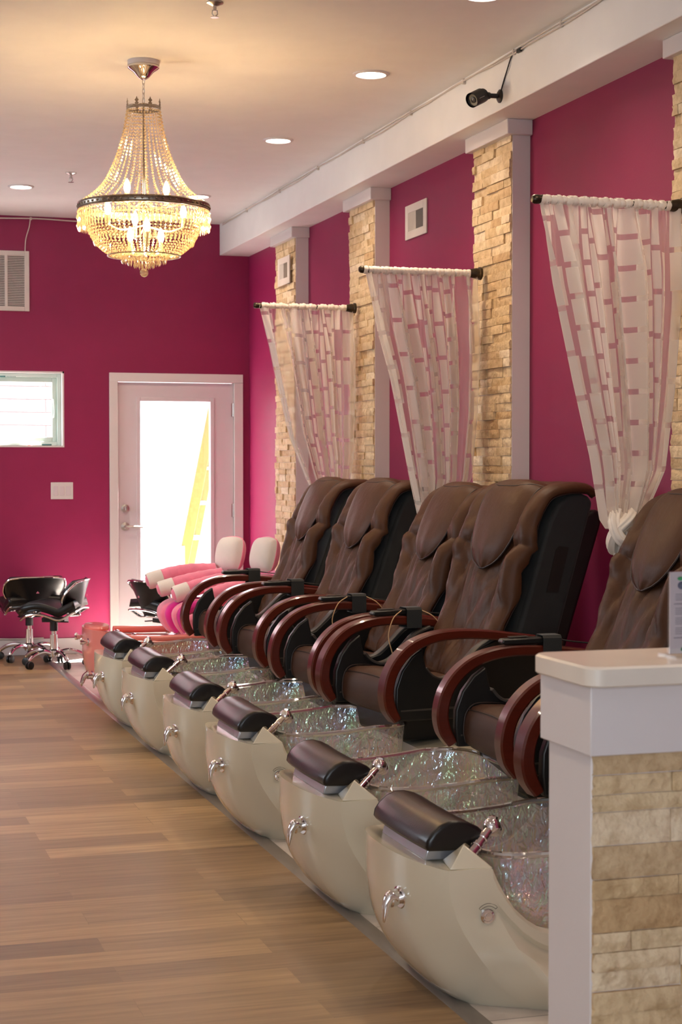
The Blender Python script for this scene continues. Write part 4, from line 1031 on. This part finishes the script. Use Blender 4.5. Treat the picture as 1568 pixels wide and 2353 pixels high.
for x, y in ((2.495, 4.6), (2.495, 2.9), (0.1, 9.3), (0.1, 6.2), (0.1, 3.0), (-1.8, 8.0), (-1.8, 4.4)):
    downlight(x, y, 'round recessed ceiling light outside the view above the open floor')
def sprinkler(x, y, label):
    r = thing('sprinkler_head', label, 'sprinkler', (x, y, HC), 0, 'fire sprinkler heads')
    MB().lathe([(.034, 0), (.034, -.004), (.016, -.012), (.010, -.014)], (0, 0, 0), (0, 0, 1), 20).build('escutcheon', 'nickel', r)
    MB().cyl((0, 0, -.012), (0, 0, -.034), .007).tube([(-.009, 0, -.03), (-.011, 0, -.045), (0, 0, -.058)], .0025, 6).tube([(.009, 0, -.03), (.011, 0, -.045), (0, 0, -.058)], .0025, 6).build('frame', 'nickel', r)
    MB().lathe([(.017, -.058), (.017, -.060)], (0, 0, 0), (0, 0, 1), 16).build('deflector', 'nickel', r)
sprinkler(1.539, 10.72, 'fire sprinkler head on ceiling left of the chandelier')
sprinkler(1.522, 6.62, 'fire sprinkler head at the top edge above the chandelier')

# ---- security camera on the soffit, with its cable
sc_ = thing('security_camera', 'black bullet security camera on the white soffit', 'camera', (2.95, 7.12, 3.065))
MB().lathe([(.030, 0), (.030, -.006), (.022, -.012), (.014, -.016)], (0, 0, 0), (1, 0, 0), 24).build('mounting_plate', 'black_plastic', sc_)
MB().cyl((-.012, 0, 0), (-.05, .004, .0), .011).ball((-.056, .006, .0), .016).cyl((-.058, .006, 0), (-.085, .03, -.004), .010).build('bracket', 'black_plastic', sc_)
ax = Vector((-.80, -.36, -.42)).normalized(); c0 = Vector((-.075, .012, .004))
bd = MB().lathe([(.022, -.005), (.030, .002), (.031, .010), (.031, .077), (.029, .080), (.026, .076), (.012, .075)], c0, ax, 28).build('housing', 'black_plastic', sc_)
MB().lathe([(.033, .02), (.0335, .02), (.0335, .088), (.033, .088)], c0+Vector((0, 0, .002)), ax, 28, False).build('sun_shield', 'black_plastic', bd)
MB().lathe([(.014, .0755), (.014, .078), (.010, .079), (.009, .077), (.001, .079)], c0, ax, 20).build('lens', 'grey_plastic', bd)
sd = ax.cross(Vector((0, 0, 1))).normalized(); q = c0+ax*.035-sd*.0335 if (sd.y > 0) else c0+ax*.035+sd*.0335
mb = MB()
for k in range(6):
    p0 = q+ax*(.006*k); mb.tube([p0, p0+ax*.0035], .0012, 5)
mb.build('printed_mark', 'vent', bd)
MB().tube(cr_path([(-.004, .0, .0), (-.006, -.015, .012), (-.004, -.05, .06), (-.008, -.10, .10), (-.005, -.13, .14), (-.008, -.175, .163)], 6), .0032, 8).build('cable', 'cable_black', sc_)
# ---- white cables clipped along the soffit
cb = thing('ceiling_cable', 'white cables clipped along the corner of soffit and ceiling', 'cable', (2.945, 8.5, 3.225))
R = random.Random(5)
for dz, am in ((0, .003), (-.007, .006)):
    pts = [(-.004-abs(am)*.4, y-8.5, dz+am*math.sin(y*3.1+dz*500)+am*.5*math.sin(y*7.7)) for y in [4.2+.06*k for k in range(int((12.6-4.2)/.06)+1)]]
    MB().tube(pts, .0034, 6).build('wire', 'cable_white', cb)
for y in (6.45, 6.95, 7.55, 8.3, 9.1, 10.0, 10.9, 11.8): MB().box(-.010, .005, y-8.5-.006, y-8.5+.006, -.016, .010).build('clip', 'cable_white', cb, bevel=.002)
MB().box(-.012, -.001, 6.86-8.5, 6.90-8.5, -.020, -.004).build('connector', 'cable_black', cb)
cb2 = thing('wall_cable', 'white cable along top of the back wall dropping to the large vent', 'cable', (1.9, YB, 3.22))
MB().tube([(x-1.9, -.008, .004*math.sin(x*9)+(0 if x > 1.3 else .0)) for x in [1.2+.06*k for k in range(29)]], .005, 6).build('wire', 'cable_white', cb2)
MB().tube(cr_path([(1.52-1.9, -.008, .005), (1.51-1.9, -.014, -.06), (1.485-1.9, -.012, -.15), (1.478-1.9, -.012, -.245)]), .004, 6).build('wire', 'cable_white', cb2)
MB().box(1.515-1.9, 1.53-1.9, -.014, 0, -.008, .012).build('clip', 'cable_white', cb2)
tag(MB().tube(cr_path([(.9, YB-.025, .125), (1.2, YB-.024, .128), (1.42, YB-.024, .122), (1.6, YB-.024, .124)], 8), .006, 8).build('floor_cable', 'cable_white'), 'white cable lying along the top of the baseboard behind the stools', 'cable')

# ---- vents
v = thing('return_vent', 'large white louvred return vent on the magenta back wall', 'vent', (1.20, YB, 2.762))
b = MB(); x0, x1, z0, z1 = -.31, .31, -.221, .221
ringframe(b, x0, x1, z0, z1, .036, -.012, 0); b.box(-.02, .02, -.012, 0, z0+.03, z1-.03); b.box(.130, .152, -.012, 0, z0+.03, z1-.03)
b.build('frame', 'vent', v, bevel=.003)
MB().box(x0+.03, x1-.03, -.003, -.001, z0+.03, z1-.03).build('backing', 'vent_dark', v)
for k in range(30):
    z = z0+.042+k*.0124
    MB().add([(x0+.034, -.011, z), (x1-.034, -.011, z), (x1-.034, -.004, z+.0075), (x0+.034, -.004, z+.0075), (x0+.034, -.011, z-.0012), (x1-.034, -.011, z-.0012), (x1-.034, -.004, z+.006), (x0+.034, -.004, z+.006)],
             [(0, 1, 2, 3), (7, 6, 5, 4), (0, 4, 5, 1), (3, 2, 6, 7)]).build('louvre', 'vent', v, flat=True)
def small_vent(loc, wy, hz, label):
    r = thing('supply_vent', label, 'vent', loc, 0, 'small white supply vents')
    b = MB(); y0, y1 = -wy/2, wy/2; b.box(-.010, 0, y0, y0+.05, -hz/2, hz/2).box(-.010, 0, y1-.05, y1, -hz/2, hz/2).box(-.010, 0, y0+.05, y1-.05, -hz/2, -hz/2+.045).box(-.010, 0, y0+.05, y1-.05, hz/2-.045, hz/2)
    b.build('frame', 'vent', r, bevel=.003)
    MB().box(-.002, 0, y0+.045, y1-.045, -hz/2+.04, hz/2-.04).build('backing', 'vent_dark', r)
    n = 18
    for k in range(n):
        y = y0+.055+(wy-.11)*k/(n-1); ang = .006 if k < n/2 else -.006
        MB().add([(-.009, y, -hz/2+.045), (-.009, y, hz/2-.045), (-.002, y+ang, hz/2-.045), (-.002, y+ang, -hz/2+.045), (-.009, y+.001, -hz/2+.045), (-.009, y+.001, hz/2-.045), (-.002, y+ang+.001, hz/2-.045), (-.002, y+ang+.001, -hz/2+.045)],
                 [(0, 1, 2, 3), (7, 6, 5, 4), (0, 4, 5, 1), (3, 2, 6, 7)]).build('fin', 'vent', r, flat=True)
small_vent((XR, 8.87, 2.763), .345, .19, 'small white vent on the magenta wall between two pilasters')
small_vent((3.072, 11.25, 2.735), .30, .19, 'small white vent set in the stone of the farthest pilaster')
# ---- light switch
s_ = thing('light_switch', 'white triple rocker switch plate on the back wall', 'switch', (1.743, YB, 1.217))
MB().box(-.083, .083, -.006, 0, -.063, .063).build('plate', 'white_paint', s_, bevel=.003)
for k in (-1, 0, 1): MB().box(k*.046-.0165, k*.046+.0165, -.010, -.004, -.034, .034).build('rocker', 'door', s_, bevel=.002)

# ================================================================== STOOLS
def stool():
    r = thing('stool', '', 'stool')
    # faces -X, the back is at +X
    n = 22
    def seat(a, b_):                       # wavy seat
        y = a*2-1; t = b_; x = -.20+.40*t
        hw = .205*(1-.25*abs(t-.5)**2)*(1-.12*(1-t)**4)
        z = .385+.030*math.cos((t-.32)*5.2)+.075*sm(.62, 1, t)**1.3-.012*y*y-.06*max(0, .12-t)*6*.3
        return (x, y*hw*(1-.5*max(0, .1-t)*4), z)
    def back(a, b_):                       # wrapped back, split from the seat by the chrome line
        y = a*2-1; t = b_
        hw = interp([(0, .055), (.12, .11), (.28, .165), (.45, .203), (.62, .222), (.8, .225), (.92, .215), (1, .195)], t)
        z = .365+.245*t-.012*abs(y)**4*t
        x = .185+.055*t-.10*(abs(y)**2.2)*(.35+.65*math.sin(PI*min(1, t*.9+.1)))
        return (x, y*hw, z)
    so = MB().grid(seat, n, n).build('seat', 'black_vinyl', r, sharp=80, solid=.055)
    bo = MB().grid(back, n, n).build('backrest', 'black_vinyl', r, sharp=80, solid=.03)
    def edge(f, off):
        e = [f(k/n, 0) for k in range(n)]+[f(1, k/n) for k in range(n)]+[f(1-k/n, 1) for k in range(n)]+[f(0, 1-k/n) for k in range(n)]
        return [Vector(q)+off for q in e+[e[0]]]
    MB().tube(edge(seat, Vector((0, 0, -.022))), .0085, 8, False).build('chrome_edge', 'chrome', so)
    MB().tube(edge(back, Vector((0, 0, 0))), .0075, 8, False).build('chrome_edge', 'chrome', bo)
    mb = MB()
    for k, (dy, dz, w_) in enumerate(((-.012, 0, .005), (0, .006, .006), (.012, 0, .005))):
        mb.ball((.236, dy*.6, .50+dz*.6), w_*.6, 8, 6, (.5, 1, 2.2 if k == 1 else 1.6))
    mb.build('emblem', 'pink_plush', bo)
    MB().box(-.07, .09, -.06, .06, .315, .345).box(.05, .13, -.10, -.085, .318, .326).cyl((0, 0, .25), (0, 0, .32), .028).build('mechanism', 'black_plastic', r)
    MB().cyl((0, 0, .11), (0, 0, .225), .027, 20).cyl((0, 0, .22), (0, 0, .27), .018, 16).build('gas_column', 'chrome', r)
    hub = MB().lathe([(.035, .07), (.038, .085), (.036, .115), (.026, .125)], (0, 0, 0), (0, 0, 1), 20).build('base_hub', 'chrome', r)
    for k in range(5):
        a = 2*PI*k/5+.35; c, s = math.cos(a), math.sin(a)
        lg = MB().tube(cr_path([(.03*c, .03*s, .095), (.10*c, .10*s, .112), (.17*c, .17*s, .098), (.215*c, .215*s, .070), (.222*c, .222*s, .055)], 5), lambda t: .016-.005*t, 10).build('leg', 'chrome', r)
        mb = MB()
        for dd in (-.012, .012):
            cc = Vector((.222*c, .222*s, .027))+Vector((-s, c, 0))*dd
            mb.lathe([(.020, -.008), (.026, -.006), (.027, 0), (.026, .006), (.020, .008)], cc, (-s, c, 0), 18)
        mb.box(.222*c-.010, .222*c+.010, .222*s-.010, .222*s+.010, .03, .055)
        mb.build('castor', 'black_plastic', lg)
    return r
s1 = stool()
def put_stool(o, x, y, rz, label):
    o.location = (x, y, 0); o.rotation_euler = (0, 0, math.radians(rz)); o['label'] = label; o['group'] = 'low black pedicure stools'
s2 = copy_tree(s1); s3 = copy_tree(s1)
put_stool(s1, 1.575, 11.90, -22, 'black pedicure stool seen from the side, in front of another stool')
put_stool(s2, 1.46, 12.36, -82, 'black pedicure stool nearest the back wall, its back facing the camera')
put_stool(s3, 2.33, 11.62, 200, 'black pedicure stool between the glass door and the pink tub')

# ================================================================== STONE COUNTER
ct = thing('reception_counter', 'stone-faced half-height counter with cream top at right edge', 'counter', (1.9, 2.71, 0))
xl = 1.262-1.9; xe = .5
MB().box(xl, xe, -.075, .10, 0, .985).build('counter_body', 'white_paint', ct, bevel=.002)
stone_blocks(xl+.002, xe, .0, .915, (.030, .034, .040, .058), (.11, .30), lambda a, z, d: (a, -.074-d, z), .004, .011, .0022, 77, 8, 4).build('stone_facing', 'stone', ct, sharp=30)
MB().box(xl-.012, xe, -.098, .112, .915, 1.035).build('apron', 'white_paint', ct, bevel=.002)
top = MB()
def tp(z, ins=0):
    x0, x1, y0, y1, rr = xl-.028+ins, xe, -.128+ins, .122-ins, .03
    pts = [(x1, y0, z), (x1, y1, z)]
    for a0, cx, cy in ((90, x0+rr, y1-rr), (180, x0+rr, y0+rr)):
        for k in range(7):
            a = math.radians(a0+15*k); pts.append((cx+rr*math.cos(a), cy+rr*math.sin(a), z))
    return pts
top.loft([tp(1.035, .003), tp(1.038), tp(1.066), tp(1.07, .004)]).build('counter_top', 'counter_top', ct)
# leaflet holder
br_ = thing('leaflet_holder', 'clear acrylic stand with printed leaflet on the counter top', 'leaflet stand', (1.518, 2.70, 1.07), math.radians(4))
MB().box(-.078, .078, -.0035, -.0015, .004, .152).box(-.078, .078, .0015, .0035, .004, .152).box(-.078, .078, -.025, .035, 0, .003).build('acrylic_stand', 'acrylic', br_)
lf = MB().box(-.076, .076, -.0012, .0012, .005, .150).build('leaflet', 'paper', br_)
mb = MB()
R = random.Random(2)
def bar(x0, x1, z, h=.0011): mb.box(x0, x1, -.0018, -.0013, z, z+h)
z = .110
for blk in (4, 1, 4, 4, 4, 1):
    for k in range(blk):
        bar(-.068 if blk == 1 else -.065, R.uniform(.02, .06), z, .0012 if blk > 1 else .0018); z -= .0034
    z -= .004
mb.build('text_line', 'ink', lf)
mb = MB()
for k in range(7): mb.ball((-.052+.012*k, -.0016, .126+.006*math.sin(k*2.1)), .009, 8, 6, (1, .06, .8))
mb.build('brush_mark', 'ink_blue', lf)
mb = MB()
for k in range(5): mb.ball((-.056+R.uniform(0, .03), -.0018, .142+R.uniform(-.004, .004)), .006, 7, 5, (1.2, .06, .6))
for k in range(9): mb.ball((-.060+R.uniform(0, .05), -.0018, .012+R.uniform(0, .022)), .005, 7, 5, (1.3, .06, .8))
mb.build('leaf_print', 'ink_green', lf)
